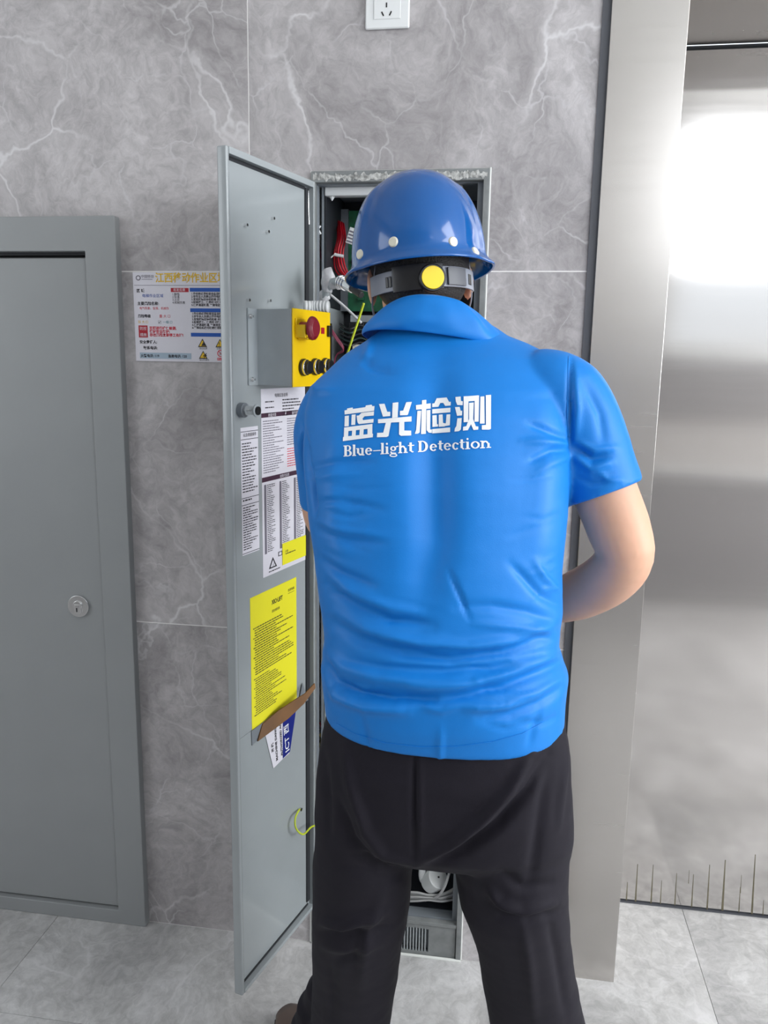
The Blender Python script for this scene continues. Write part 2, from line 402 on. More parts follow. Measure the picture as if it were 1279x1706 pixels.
M_DADO = mat('grey_dado_panel', (150, 149, 150), 0.5, var=0.03)
bm = NB(); box(bm, LEFT, RIGHT, BACK, BACK+.012, 1.10, 1.445); build('trim_1', bm, M_DADO, kind='structure', label='darker grey band under the window opposite the lift')
bm = NB(); box(bm, LEFT, RIGHT, BACK, BACK+.05, .80, .84); build('trim_2', bm, M_WHITEPL, kind='structure', label='white ledge along the wall opposite the lift')
bm = NB(); box(bm, LEFT, RIGHT, BACK, BACK+.014, 0, .79); build('trim_3', bm, M_DADO, kind='structure', label='grey lower panelling of the wall opposite the lift')

# ------------------------------------------------------------------ service door on the left
dr = empty('door_1', (-1.33, 0, 0), kind='structure', label='grey painted metal service door with round lock, left of the safety notice')
DX0, DX1, DZ1 = -1.80, -0.848, 1.713
bm = NB()
slab(bm, DX0, DX1, 0.0, DZ1, [(DX0+.072, DX1-.072, 0.038, 1.640)], -0.022, 0.06); build('door_frame', bm, M_PAINT, dr, bevel=.0022)
bm = NB(); slab(bm, DX0+.070, DX1-.070, 0.036, 1.642, [(DX0+.078, DX1-.078, 0.044, 1.634)], -0.002, 0.05); build('seal', bm, M_SEAL_SHADE, dr)
bm = NB(); box(bm, DX0+.0755, DX1-.0745, -.012, .03, .043, 1.627); build('door_leaf', bm, M_PAINT, dr, bevel=.0015)
bm = NB(); box(bm, DX0+.08, DX1-.0745, .031, .05, .040, 1.64); build('door_stop', bm, M_PAINT, dr)
lk = Vector((-.985, -.012, .834))
bm = NB(); cyl(bm, lk, (0, -1, 0), .0265, .006, 40); lock = build('lock', bm, M_CHROME, dr, bevel=.0012, label='round nickel lock escutcheon')
bm = NB(); cyl(bm, lk+Vector((0, -.006, .003)), (0, -1, 0), .011, .004, 24); box(bm, lk.x-.006, lk.x+.008, -.024, -.018, lk.z-.016, lk.z+.006)
build('lock_cylinder', bm, M_CHROME, lock, bevel=.001)
bm = NB(); box(bm, lk.x-.0012, lk.x+.0012, -.0246, -.0238, lk.z-.012, lk.z-.002); build('keyhole', bm, M_BLACK, lock)

# ------------------------------------------------------------------ lift entrance
lf = empty('door_2', (0.75, 0, 0), kind='structure', label='brushed stainless lift door with a wide steel surround')
LX0, LX1 = .161, .302
bm = NB(); box(bm, LX0, LX1, -.012, .285, 0.0, 2.20); build('jamb', bm, M_STEEL, lf, bevel=.001)
bm = NB(); box(bm, 1.20, 1.34, -.012, .285, 0.0, 2.20); build('jamb', bm, M_STEEL, lf, bevel=.001)
bm = NB(); box(bm, LX1, 1.20, -.012, .285, 2.108, 2.22); build('header', bm, M_STEEL, lf, bevel=.001)
bm = NB(); box(bm, .145, LX0, -.004, .012, 0.0, 2.22); build('edge_strip', bm, M_EDGE, lf, label='dark grey strip beside the steel surround')  # dark grey strip along the left edge of the surround
bm = NB(); box(bm, LX1-.004, .752, .290, .320, .008, 2.099); build('door_panel', bm, M_DOORSTEEL, lf)
bm = NB(); box(bm, .755, 1.205, .290, .320, .008, 2.099); build('door_panel', bm, M_DOORSTEEL, lf)
bm = NB(); box(bm, LX1-.004, 1.205, .288, .34, 2.1035, 2.1075); build('door_gap_seal', bm, M_SEAL_SHADE, lf)
bm = NB(); box(bm, LX1-.01, 1.21, .285, .36, -.02, .003)
build('sill', bm, M_EDGE, lf)
bm = NB()
for (u, v0, v1, w) in ((1045, 1470, 1500, 2.5), (1062, 1440, 1502, 3), (1088, 1441, 1505, 2.6), (1102, 1467, 1506, 1.8), (1127, 1455, 1508, 2.2), (1155, 1457, 1511, 2.4),
                       (1182, 1441, 1515, 2.8), (1208, 1433, 1517, 4), (1233, 1478, 1520, 1.8), (1258, 1424, 1523, 3.4), (1272, 1500, 1525, 1.8), (1148, 1450, 1472, 1.0), (1235, 1458, 1488, 1.0)):
    for k, (a, b) in enumerate(((v0, v1),)):
        r0 = P(u, a, .2895+1.728); r1 = P(u-(b-a)*.06, b, .2895+1.728); ww = w*.0007
        q = [bm.verts.new((r0.x-ww*.35, .2894, r0.z)), bm.verts.new((r0.x+ww*.35, .2894, r0.z)), bm.verts.new((r1.x+ww, .2894, r1.z)), bm.verts.new((r1.x-ww, .2894, r1.z))]
        bm.faces.new(q)
build('dirt_streaks', bm, M_STAIN, lf, kind='stuff')

# ------------------------------------------------------------------ wall socket
so = empty('wall_socket', (-.267, 0, 2.103), label='white square wall power socket high above the open cabinet', cat='socket')
bm = NB(); box(bm, -.311, -.2235, -.009, -.0005, 2.060, 2.148); build('plate', bm, M_WHITEPL, so, bevel=.003)
bm = NB(); box(bm, -.2935, -.2410, -.0105, -.009, 2.0765, 2.1315); build('socket_face', bm, M_WHITEPL, so, bevel=.0006)
bm = NB()
def slot(bm, x, z, L, ang, w=.0011):
    M = Matrix.Translation((x, -.0107, z)) @ Matrix.Rotation(math.radians(ang), 4, 'Y')
    box(bm, -w, w, -.0003, .0008, -L/2, L/2, M)
for x, z, L, a in ((-.2685, 2.101, .0085, 0), (-.2760, 2.0855, .0085, -28), (-.2605, 2.0858, .0085, 28), (-.274, 2.119, .007, 0), (-.262, 2.119, .007, 0)): slot(bm, x, z, L, a, .0013)
build('pin_slots', bm, M_BLACK, so)

# ------------------------------------------------------------------ printing on flat sheets
class Page:
    """flat print laid out in metres on a sheet: origin top left, x right, y down"""
    def __init__(s, O, X, Z):
        s.O = Vector(O); s.X = Vector(X).normalized(); s.Z = Vector(Z).normalized(); s.N = s.X.cross(s.Z).normalized()
        s.bms = {}
    def bm(s, key):
        if key not in s.bms: s.bms[key] = NB()
        return s.bms[key]
    def p(s, x, y, h): return s.O + s.X*x - s.Z*y + s.N*h
    def poly(s, key, pts, h=.0003):
        b = s.bm(key); b.faces.new([b.verts.new(s.p(x, y, h)) for x, y in pts])
    def bar(s, name, m, x0, y0, x1, y1, parent, h=.0003):
        b = NB(); b.faces.new([b.verts.new(s.p(x, y, h)) for x, y in ((x0, y1), (x1, y1), (x1, y0), (x0, y0))]); build(name, b, m, parent, fix=False)
    def rect(s, key, x0, y0, x1, y1, h=.0003): s.poly(key, [(x0, y1), (x1, y1), (x1, y0), (x0, y0)], h)
    def text(s, key, st, x, y, size, h=.0005, stretch=1.0, bold=0.0, space=1.0):
        cu = bpy.data.curves.new('t', 'FONT'); cu.body = st; cu.size = size; cu.offset = bold; cu.space_character = space; cu.resolution_u = 2
        o = bpy.data.objects.new('t', cu); COL.objects.link(o)
        dg = bpy.context.evaluated_depsgraph_get(); dg.update()
        me = bpy.data.meshes.new_from_object(o.evaluated_get(dg))
        M = Matrix((( *s.X, 0), (*s.Z, 0), (*s.N, 0), (0, 0, 0, 1))).transposed()
        M.translation = s.p(x, y, h)
        me.transform(M @ Matrix.Diagonal((stretch, 1, 1, 1)))
        s.bm(key).from_mesh(me)
        bpy.data.objects.remove(o); bpy.data.curves.remove(cu); bpy.data.meshes.remove(me)
    def lines(s, key, x0, y0, x1, n, pitch, th, seed=0, indent=0.0):
        rr = random.Random(seed)
        for i in range(n):
            x = x0+(indent if i % 4 else 0); y = y0+i*pitch; xe = x0+(x1-x0)*rr.uniform(.45, 1.0)
            while x < xe:
                w = rr.uniform(.6, 2.2)*th*2.4; s.rect(key, x, y, min(x+w, xe), y+th); x += w+th*.7
    def done(s, parts, parent):
        for key, (name, m) in parts.items():
            if key in s.bms: build(name, s.bms[key], m, parent, fix=False, kind='stuff')

# safety notice on the wall
nt = empty('safety_notice', (-.712, 0, 1.408), label='white safety notice board with yellow heading and blue bars, on the tiled wall', cat='sign')
PW, PH = .262, .190
bm = NB(); box(bm, -.821, -.821+PW, -.003, -.0003, 1.598-PH, 1.598); build('board', bm, M_POSTER, nt)
pg = Page((-.821, -.003, 1.598), (1, 0, 0), (0, 0, 1))
sx = PW*.81/1.0                       # 0.212 m of it shows left of the door
def X_(t): return t*.212/1010.0      # from the zoomed photograph
def Y_(t): return t*.190/950.0
pg.text('y', '江西移动作业区域风险', X_(245), Y_(98), .0222, bold=.0004, stretch=.93, space=.95)
pg.poly('g', [(X_(60+28*math.cos(a)), Y_(60+28*math.sin(a))) for a in [i*.3491 for i in range(18)]])
pg.poly('w', [(X_(60+17*math.cos(a)), Y_(60+17*math.sin(a))) for a in [i*.3491 for i in range(18)]], .0004)
pg.text('g', '中国移动', X_(90), Y_(58), .0075); pg.rect('g', X_(95), Y_(72), X_(215), Y_(77))
pg.rect('g', X_(12), Y_(135), PW-.003, Y_(139))
pg.text('k', '区 域', X_(35), Y_(210), .0082, bold=.0002); pg.text('b', '电梯作业区域', X_(95), Y_(262), .0080, space=1.05)
pg.text('k', '主要风险名称:', X_(40), Y_(345), .0080, bold=.0002); pg.text('r', '电气伤害、坠落、机械伤', X_(60), Y_(392), .0062)
pg.text('k', '风险等级', X_(40), Y_(478), .0075, bold=.0002); pg.text('r', '重 大 □', X_(275), Y_(478), .0075)
pg.text('o', '较 大 □', X_(40), Y_(540), .0068); pg.text('k', '☑', X_(258), Y_(540), .0068); pg.text('t', '一般 □', X_(315), Y_(540), .0068)
pg.bar('red_box', M_CRIMSON, X_(42), Y_(565), X_(142), Y_(695), nt); pg.text('w', '防控', X_(55), Y_(612), .0080); pg.text('w', '措施', X_(55), Y_(680), .0080)
for i, t in enumerate(('定期进行维保检测,', '做好安全防护;', '存在风险立即停工处理!')): pg.text('r', t, X_(162), Y_(606+37*i), .0076, bold=.0002)
pg.text('k', '安全责任人:', X_(48), Y_(757), .0078, bold=.0002); pg.text('k', '联系电话:', X_(88), Y_(820), .0078, bold=.0002)
pg.rect('p', X_(45), Y_(858), X_(615), Y_(922)); pg.text('n', '火警电话: 119', X_(55), Y_(905), .0072, bold=.0002); pg.text('n', '急救电话: 120', X_(360), Y_(905), .0072, bold=.0002)
pg.bar('red_box', M_CRIMSON, X_(412), Y_(165), X_(605), Y_(208), nt); pg.text('w', '易发后果', X_(437), Y_(198), .0070)
for i, t in enumerate(('1.触电', '2.坠落', '3.火灾', '4.机械伤害')): pg.text('k', t, X_(425), Y_(240+30*i), .0062)
for y in (163, 378, 638): pg.bar('blue_bar', M_BLUEINK, X_(617), Y_(y), PW-.002, Y_(y+40), nt)
for y0, n in ((236, 5), (446, 6)):
    for i in range(n):
        pg.text('k', ('1.作业前必须检查设备运行状态,', '2.非专业人员禁止操作电梯,', '3.发现故障应停机检修 并设置警示,', '4.检修施工、保养时 切断电源;', '5.保持通道畅通, 严禁堆放杂物.', '6.严禁在机房内吸烟使用明火.')[i], X_(632), Y_(y0+30*i-2), .0058, bold=.00012)
def wsign(cx, cy, k, mark):
    pg.poly('k', [(cx-k, cy+.87*k), (cx+k, cy+.87*k), (cx, cy-.87*k)]); pg.poly('y', [(cx-.72*k, cy+.68*k), (cx+.72*k, cy+.68*k), (cx, cy-.58*k)], .0004)
    pg.text('k', mark, cx-.28*k, cy+.6*k, k*1.1, bold=.0002)
wsign(X_(740), Y_(745), .0105, '▲'); wsign(X_(930), Y_(745), .0105, '!'); wsign(X_(745), Y_(872), .0100, '⚡')
for x, y, t in ((703, 812, '当心火灾'), (893, 812, '注意安全'), (700, 935, '当心机械伤')): pg.text('k', t, X_(x), Y_(y), .0046)
def annulus(pgx, key, cx, cy, r0, r1):
    n = 24
    for i in range(n):
        a, b = 2*math.pi*i/n, 2*math.pi*(i+1)/n
        pgx.poly(key, [(cx+r0*math.cos(a), cy+r0*math.sin(a)), (cx+r1*math.cos(a), cy+r1*math.sin(a)), (cx+r1*math.cos(b), cy+r1*math.sin(b)), (cx+r0*math.cos(b), cy+r0*math.sin(b))], .0004)
annulus(pg, 'r', X_(935), Y_(855), .0058, .0076)
pg.poly('r', [(X_(935)-.0052, Y_(855)-.0042), (X_(935)-.0042, Y_(855)-.0052), (X_(935)+.0052, Y_(855)+.0042), (X_(935)+.0042, Y_(855)+.0052)], .0004)
pg.text('k', '火', X_(917), Y_(872), .0075); pg.rect('r', X_(898), Y_(902), X_(972), Y_(930)); pg.text('w', '禁止明火', X_(902), Y_(924), .0042)
pg.done({'y': ('yellow_print', M_YINK), 'g': ('grey_print', M_GREYINK), 'k': ('black_print', M_INK), 'b': ('blue_print', M_BLUEINK), 'r': ('red_print', M_REDINK), 'o': ('orange_print', M_YINK),
         't': ('teal_print', M_TEAL), 'c': ('crimson_print', M_CRIMSON), 'w': ('white_print', M_POSTER), 'p': ('pale_blue_print', M_PALEBL), 'n': ('navy_print', M_INK)}, nt)

# ------------------------------------------------------------------ control cabinet
cb = empty('control_cabinet', (-.239, .1, 0), label='tall recessed grey lift control cabinet with its narrow door standing open', cat='cabinet')
CX0, CX1 = -.421, -.0555
bm = NB(); slab(bm, CX0, CX1, .0, 1.798, [(CX0+.008, CX1-.012, .0, 1.776)], -.007, .02); build('outer_frame', bm, M_FRAME, cb, bevel=.001)
bm = NB(); slab(bm, CX0+.008, CX1-.012, .0, 1.776, [(CX0+.0095, CX1-.024, .099, 1.7735)], .010, .03)
build('inner_frame', bm, M_CABIN, cb, bevel=.001)
bm = NB()   # smeared plaster on the top rail
rr = random.Random(3); x = CX0+.004
prev = None
top, bot = [], []
while x < CX1-.004:
    top.append((x, 1.7955-rr.uniform(.0, .0085))); bot.append((x, 1.778+rr.uniform(-.003, .006))); x += rr.uniform(.002, .005)
for i in range(len(top)-1):
    yy = -.0074-rr.uniform(0, .0008)
    bm.faces.new([bm.verts.new((a, yy, b)) for a, b in (bot[i], bot[i+1], top[i+1], top[i])])
bmesh.ops.remove_doubles(bm, verts=bm.verts, dist=.0002)
M_PLASTER = mat('smeared_plaster', (176, 176, 173), 0.9, var=0.55, scale=110, bump=1.0, bscale=150)
build('plaster_smear', bm, M_PLASTER, cb, smooth=True)
bm = NB(); slab(bm, CX0+.014, CX1-.014, .080, 1.788, [(CX0+.018, CX1-.020, .096, 1.780)], .030, .235); build('housing', bm, M_CABIN, cb)
bm = NB(); box(bm, CX0+.014, CX1-.014, .232, .240, .08, 1.785); build('back_plate', bm, M_DARKIN, cb)
bm = NB(); box(bm, CX0+.020, CX0+.0225, .04, .23, .097, 1.53); build('side_lining', bm, M_GALV, cb)
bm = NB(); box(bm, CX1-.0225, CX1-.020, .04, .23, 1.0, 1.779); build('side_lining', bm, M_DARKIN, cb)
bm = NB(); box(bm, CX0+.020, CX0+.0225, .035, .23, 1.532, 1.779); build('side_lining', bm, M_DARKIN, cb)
bm = NB(); slab(bm, CX0+.014, CX1-.014, .002, .085, [(-.282, -.134, .012, .074)], -.002, .010)
pl = build('plinth', bm, M_FRAME, cb)
bm = NB(); box(bm, -.284, -.132, .011, .014, .010, .076); build('grille_back', bm, M_DARKIN, pl)
x = -.284
for i in range(20):
    bm = NB(); box(bm, x+.0040, x+.0073, -.0015, .008, .012, .074); build('grille_slat', bm, M_LEAF, pl); x += .0072
bm = NB(); box(bm, CX0+.013, CX1-.012, -.006, .03, .086, .095); build('lower_shelf', bm, M_FRAME, cb, bevel=.001)
bm = NB(); tube(bm, [(CX0-.003, -.0005, .002), (CX0-.002, -.001, .05), (CX0-.003, -.001, .1)], .004, 8); build('sealant', bm, M_SEALANT, cb)
bm = NB(); tube(bm, [(CX0, -.006, .0015), (-.3, -.0055, .002), (-.2, -.006, .001), (CX1, -.006, .0015)], .0035, 8); build('sealant', bm, M_SEALANT, cb)
bm = NB(); tube(bm, [(CX1+.001, -.002, .002), (CX1+.0015, -.002, .9), (CX1+.001, -.002, 1.8)], .0016, 6); build('sealant', bm, M_SEALANT, cb)
bm = NB(); box(bm, CX0+.0226, CX1-.0226, .045, .231, .0961, .098); build('floor_shade', bm, M_DARKIN, cb)  # added dark sheet, paints the cabinet floor as if in shade
# light batten at the top
bm = NB(); a, b = P(541, 327, 1.728+.035), P(771, 308, 1.728+.035)
box(bm, a.x, b.x, .030, .055, a.z, b.z); build('light_batten', bm, M_WHITEPL, cb, bevel=.003)
bm = NB(); box(bm, b.x-.016, b.x+.004, .038, .045, a.z-.014, a.z); build('bracket', bm, M_CABIN, cb)
bm = NB(); cyl(bm, (b.x-.006, .038, a.z-.007), (0, -1, 0), .0018, .002, 10); build('screw', bm, M_BLACK, cb)
bm = NB(); cyl(bm, (a.x+.014, .042, a.z), (0, 0, -1), .006, .008, 12, .001); build('bolt', bm, M_WHITEPL, cb)
# boards and switchgear
q0 = P(583, 352, 1.728+.2)
pcb = NB(); box(pcb, q0.x-.002, -.14, .195, .199, 1.53, q0.z); pcb = build('circuit_board', pcb, M_PCB, cb)
rr = random.Random(5)
for i in range(46):
    bm = NB(); x = rr.uniform(q0.x+.004, q0.x+.12); z = rr.uniform(1.545, q0.z-.012); w, h = rr.uniform(.004, .014), rr.uniform(.004, .012)
    box(bm, x, x+w, .195-rr.uniform(.004, .014), .195, z, z+h); build('component', bm, rr.choice([M_BLACK, M_PCB, M_WHITEPL, M_GALV, M_GREYINK]), pcb)
bm = NB(); box(bm, q0.x-.028, q0.x-.0025, .19, .22, 1.53, q0.z+.003); build('board_carrier', bm, M_CABIN, cb)
for i in range(6):
    z = 1.42-i*.001
    bm = NB(); x = -.360+i*.036; box(bm, x, x+.034, .10, .22, 1.40, 1.50); c = build('contactor', bm, M_BLACK, cb, bevel=.002)
    bm = NB(); box(bm, x+.005, x+.029, .092, .10, 1.42, 1.48); build('contactor_face', bm, M_CABIN if i % 2 else M_BLACK, c)
bm = NB(); box(bm, -.365, -.12, .14, .17, 1.503, 1.518); build('din_rail', bm, M_GALV, cb)
p = P(592, 583, 1.728+.07)
bm = NB(); box(bm, p.x-.006, p.x+.05, .065, .09, p.z-.012, p.z+.012); c = build('terminal_block', bm, M_RIVET, cb, bevel=.001)
for i in range(4):
    bm = NB(); cyl(bm, (p.x+.001+i*.013, .0655, p.z+.004), (0, -1, 0), .002, .001, 8); build('screw', bm, M_BLACK, c)
# lower terminals seen beside the hip
for i in range(7):
    p = P(534, 1222+i*17, 1.728+.06)
    bm = NB(); box(bm, p.x-.008, p.x+.012, .055, .09, p.z-.009, p.z+.008); build('terminal', bm, [M_CABIN, M_COPPER, M_RIVET, M_COPPER][i % 4], cb, bevel=.001)
    bm = NB(); cyl(bm, (p.x+.002, .056, p.z), (0, -1, 0), .0042, .006, 10); build('terminal_screw', bm, M_COPPER, cb)
p = P(533, 1210, 1.728+.05)
bm = NB(); tube(bm, smooth_path([p+Vector((0, 0, .01)), p+Vector((.006, 0, -.02)), p+Vector((.0, .01, -.06))]), .002, 8); build('wire', bm, M_WIRER, cb)

# door leaf: tray of folded sheet, hinged on the left of the opening
HX, HY = -.413, -.008
A = Vector((-.2650, -.9642, 0)).normalized(); Nn = Vector((-A.y, A.x, 0)); LW = .3135; LZ0, LZ1 = .104, 1.777
def LP(s, z, n=0.0): return Vector((HX, HY, 0)) + A*s + Nn*n + Vector((0, 0, z))
LM = Matrix(((A.x, Nn.x, 0, HX), (A.y, Nn.y, 0, HY), (0, 0, 1, 0), (0, 0, 0, 1)))   # local (s, n, z)
PANEL = -.014
def leafpix(u, v, off=PANEL):                                   # pixel -> (s, z) on the leaf's inner face
    r = ray(u, v); O = LP(0, 0, off); n = np.array(Nn)
    t = ((np.array(O)-CAM) @ n)/(r @ n); p = CAM + r*t
    return float((p-np.array(O)) @ np.array(A)), float(p[2])
def lbox(bm, s0, s1, n0, n1, z0, z1): return box(bm, s0, s1, n0, n1, z0, z1, LM)
bm = NB(); lbox(bm, .0015, LW-.0015, PANEL-.004, PANEL, LZ0+.001, LZ1-.001)
leaf = build('cabinet_door', bm, M_LEAF, cb, label='open grey enamelled cabinet door')
bm = NB(); lbox(bm, LW-.010, LW, PANEL-.006, .0, LZ0, LZ1); build('free_edge', bm, M_LEAF, leaf, bevel=.003)
bm = NB(); lbox(bm, .0, .0045, PANEL-.006, .0, LZ0, LZ1); build('hinge_edge', bm, M_LEAF, leaf, bevel=.0008)
bm = NB(); lbox(bm, .0045, LW-.010, PANEL-.006, .0, LZ1-.012, LZ1); build('top_edge', bm, M_LEAF, leaf, bevel=.0008)
bm = NB(); lbox(bm, .0045, LW-.010, PANEL-.006, .0, LZ0, LZ0+.009); build('bottom_edge', bm, M_LEAF, leaf, bevel=.0008)
bm = NB(); lbox(bm, .0048, .019, PANEL, PANEL+.003, LZ0+.02, LZ1-.014); build('rim_shade', bm, M_SEAL_SHADE, leaf)  # dark strips inside the rim stand in for its shadow
bm = NB(); lbox(bm, .020, LW-.011, PANEL, PANEL+.002, LZ1-.018, LZ1-.0125); build('rim_shade', bm, M_SEAL_SHADE, leaf)
bm = NB(); lbox(bm, .012, LW-.011, PANEL, PANEL+.002, LZ0+.0095, LZ0+.014); build('rim_shade', bm, M_SEAL_SHADE, leaf)
for (u, v) in ((407, 375), (452, 364), (443, 386), (411, 500), (446, 501), (515, 384)):
    s, z = leafpix(u, v); bm = NB(); cyl(bm, LP(s, z, PANEL), Nn, .0028, .007, 10); build('stud', bm, M_CHROME, leaf)
s, z = leafpix(515, 350)
bm = NB(); tube(bm, [LP(s, z+.037, -.012), LP(s, z+.036, -.004), LP(s, z-.034, -.004), LP(s, z-.036, -.012)], .0018, 8)
tube(bm, [LP(s+.008, z+.037, -.012), LP(s+.008, z-.030, -.010)], .0012, 8); build('hinge_pin', bm, M_CHROME, leaf)
# cam lock near the free edge
s, z = leafpix(400, 683)
bm = NB(); cyl(bm, LP(s, z, PANEL), Nn, .014, .012, 20); lk = build('cam_lock', bm, M_CABIN, leaf, bevel=.001)
bm = NB(); cyl(bm, LP(s, z, PANEL+.012), Nn, .0098, .022, 6); build('lock_nut', bm, M_CHROME, lk, bevel=.001)
bm = NB(); cyl(bm, LP(s, z, PANEL+.034), Nn, .0118, .004, 24); build('lock_ring', bm, M_GALV, lk, bevel=.001)
bm = NB(); cyl(bm, LP(s, z, PANEL+.038), Nn, .008, .003, 20); build('lock_core', bm, M_BLACK, lk)
# thin raised plate standing in for a reflection in the lower door
s0, z0 = leafpix(421, 1050); s1, z1 = leafpix(421, 1395)
bm = NB(); lbox(bm, s0-.002, LW-.014, PANEL, PANEL+.0016, z1, .668); build('reflection_plate', bm, M_LEAF, leaf, bevel=.0005)
# label: outline warning sign near the rim
# ------------------------------------------------------------------ control box on the door
s_in = leafpix(425, 520)[0]; HB = .098
hs = .206; YF = .057
bxr = empty('control_box', LP(.15, 1.44, .03), label='yellow fronted steel inspection control box mounted on the open cabinet door', cat='control box')
zt, zb = 1.510, 1.3675
bm = NB(); lbox(bm, YF+.018, hs, PANEL+.0006, .064, zb, zt); build('housing', bm, M_GALV, bxr, bevel=.001)
bm = NB(); lbox(bm, hs, .237, PANEL+.0006, PANEL+.003, zb, zt); build('mounting_flange', bm, M_GALV, bxr)
bm = NB(); lbox(bm, YF, hs, .0645, .067, zb-.002, zt+.001); build('yellow_plate', bm, M_YEL, bxr, bevel=.0006)
for (u, v) in ((415, 527), (418, 632)):
    s, z = leafpix(u, v, PANEL+.003); bm = NB(); cyl(bm, LP(s, z, PANEL+.003), Nn, .005, .004, 6); cyl(bm, LP(s, z, PANEL+.007), Nn, .0025, .005, 10); build('bolt', bm, M_CHROME, bxr)
FN = .067
def bpix(u, v, off=FN): return leafpix(u, v, off)
s, z = bpix(500, 547)
bm = NB()   # shroud of the emergency stop
lbox(bm, s-.022, s+.020, FN, FN+.003, z-.018, z+.018); lbox(bm, s+.014, s+.020, FN+.003, FN+.022, z-.018, z+.006)
lbox(bm, s-.022, s+.014, FN+.003, FN+.024, z-.021, z-.016)
build('stop_guard', bm, M_YEL, bxr, bevel=.001)
bm = NB(); cyl(bm, LP(s, z, FN+.003), Nn, .0125, .022, 24, .011); es = build('emergency_stop', bm, M_MAROON, bxr, label='maroon mushroom emergency stop button')
bm = NB(); cyl(bm, LP(s, z, FN+.025), Nn, .0225, .005, 32, .0215); cyl(bm, LP(s, z, FN+.030), Nn, .0215, .005, 32, .015); build('button_cap', bm, M_MAROON, es, bevel=.001)
for (u, v) in ((504, 612), (523, 611), (540, 610)):
    s, z = bpix(u, v); bm = NB(); cyl(bm, LP(s, z, FN), Nn, .0165, .006, 28); pb = build('push_button', bm, M_BLACK, bxr, bevel=.001)
    bm = NB(); cyl(bm, LP(s, z, FN+.006), Nn, .0150, .005, 28); build('button_ring', bm, M_CHROME, pb, bevel=.001)
    bm = NB(); cyl(bm, LP(s, z, FN+.011), Nn, .0125, .006, 28); build('button_cap', bm, M_BLACK, pb, bevel=.001)
for (u, v) in ((527, 551), (537, 551)):
    s, z = bpix(u, v); bm = NB(); lbox(bm, s-.007, s+.006, FN, FN+.001, z-.006, z+.006); build('red_label', bm, M_RED, bxr)
s, z = bpix(548, 552)
bm = NB(); lbox(bm, YF-.004, YF, .035, .069, zb+.02, zt-.02); build('toggle_bracket', bm, M_BLACK, bxr)
bm = NB(); lbox(bm, YF+.001, YF+.015, FN, FN+.006, z-.011, z+.011); sw = build('rocker_switch', bm, M_BLACK, bxr, bevel=.001)
# white spiral wrapped cable lying on the box
pts = smooth_path([LP(leafpix(506, 510, .018)[0], zt+.0125, .018), LP(leafpix(520, 507, .032)[0], zt+.0125, .032), LP(leafpix(533, 505, .048)[0], zt+.0130, .048), LP(leafpix(546, 506, .064)[0], zt+.0125, .064)], 8)
cw = NB(); tube(cw, pts, [.0112]*(len(pts)-2)+[.0105, .007], 20)
cw = build('wrapped_cable', cw, M_WHITEPL, None, base=LP(.11, zt, .04), label='thick white spiral wrapped cable lying on top of the yellow control box', cat='cable', smooth=True)
for i in range(2, len(pts)-1, 3):
    bm = NB(); t = (pts[i+1]-pts[i]).normalized(); tube(bm, [pts[i]-t*.0030, pts[i]+t*.0030], .0117, 20); build('wrap_turn', bm, M_WHITEPL, cw, smooth=True)

# ------------------------------------------------------------------ sheets stuck on the door
def sheet(name, label, corners, mt, th=.0006, off=0.0, cat='notice'):
    """corners: pixel top-left, top-right, bottom-left of the sheet as seen on the leaf"""
    (sa, za), (sb, zb_), (sc, zc) = [leafpix(u, v, PANEL+off) for u, v in corners]
    O = LP(sa, za, PANEL+off+th); W = sa-sb; Hh = za-zc
    r = empty(name, LP((sa+sb)/2, zc, PANEL+off), label=label, cat=cat)
    bm = NB(); lbox(bm, sb, sa, PANEL+off+.0001, PANEL+off+th, zc, za); build('paper', bm, mt, r)
    return r, Page(O, -A, (0, 0, 1)), W, Hh
r, pg, W, Hh = sheet('instruction_sheet', 'narrow white instruction sheet stuck below the lock on the open cabinet door', [(400, 713), (429, 709), (402, 927)], M_PAPER)
for y in (.03, .09, .545, .60, .985): pg.rect('k', 0, Hh*y, W, Hh*y+.0012)
pg.text('k', '应急救援操作', W*.14, Hh*.07, .0075); pg.lines('k', W*.06, Hh*.12, W*.95, 18, Hh*.022, .0021, 3); pg.lines('k', W*.06, Hh*.56, W*.95, 1, .01, .003, 4)
pg.lines('k', W*.06, Hh*.62, W*.96, 18, Hh*.0195, .0020, 5)
pg.done({'k': ('print', M_INK)}, r)
r, pg, W, Hh = sheet('fault_code_sheet', 'tall white sheet with two plum bands and code columns, below the control box', [(434, 648), (509, 630), (438, 963)], M_PAPER)
pg.text('k', '电梯应急说明', W*.28, Hh*.045, .0085); pg.lines('k', W*.08, Hh*.065, W*.40, 3, Hh*.03, .0022, 8); pg.lines('k', W*.45, Hh*.06, W*.97, 6, Hh*.0165, .0024, 9)
pg.bar('plum_band', M_PURPLE, 0, Hh*.125, W*.51, Hh*.148, r); pg.bar('plum_band', M_PURPLE, W*.53, Hh*.125, W, Hh*.148, r)
pg.text('w', '救援步骤', W*.14, Hh*.145, .0075); pg.text('w', '操作说明', W*.66, Hh*.145, .0075)
pg.lines('g', W*.03, Hh*.165, W*.50, 22, Hh*.0128, .0018, 11); pg.lines('g', W*.55, Hh*.165, W*.97, 12, Hh*.0128, .0018, 12); pg.lines('r', W*.55, Hh*.33, W*.97, 8, Hh*.0135, .0018, 13)
pg.bar('plum_band', M_PURPLE, 0, Hh*.46, W, Hh*.485, r); pg.text('w', '故障代码表', W*.38, Hh*.481, .0075)
for i in range(3):
    x = W*(.04+.33*i); pg.rect('g', x, Hh*.50, x+W*.045, Hh*.875); pg.lines('k', x+W*.06, Hh*.503, x+W*.24, 36, Hh*.0103, .0016, 20+i)
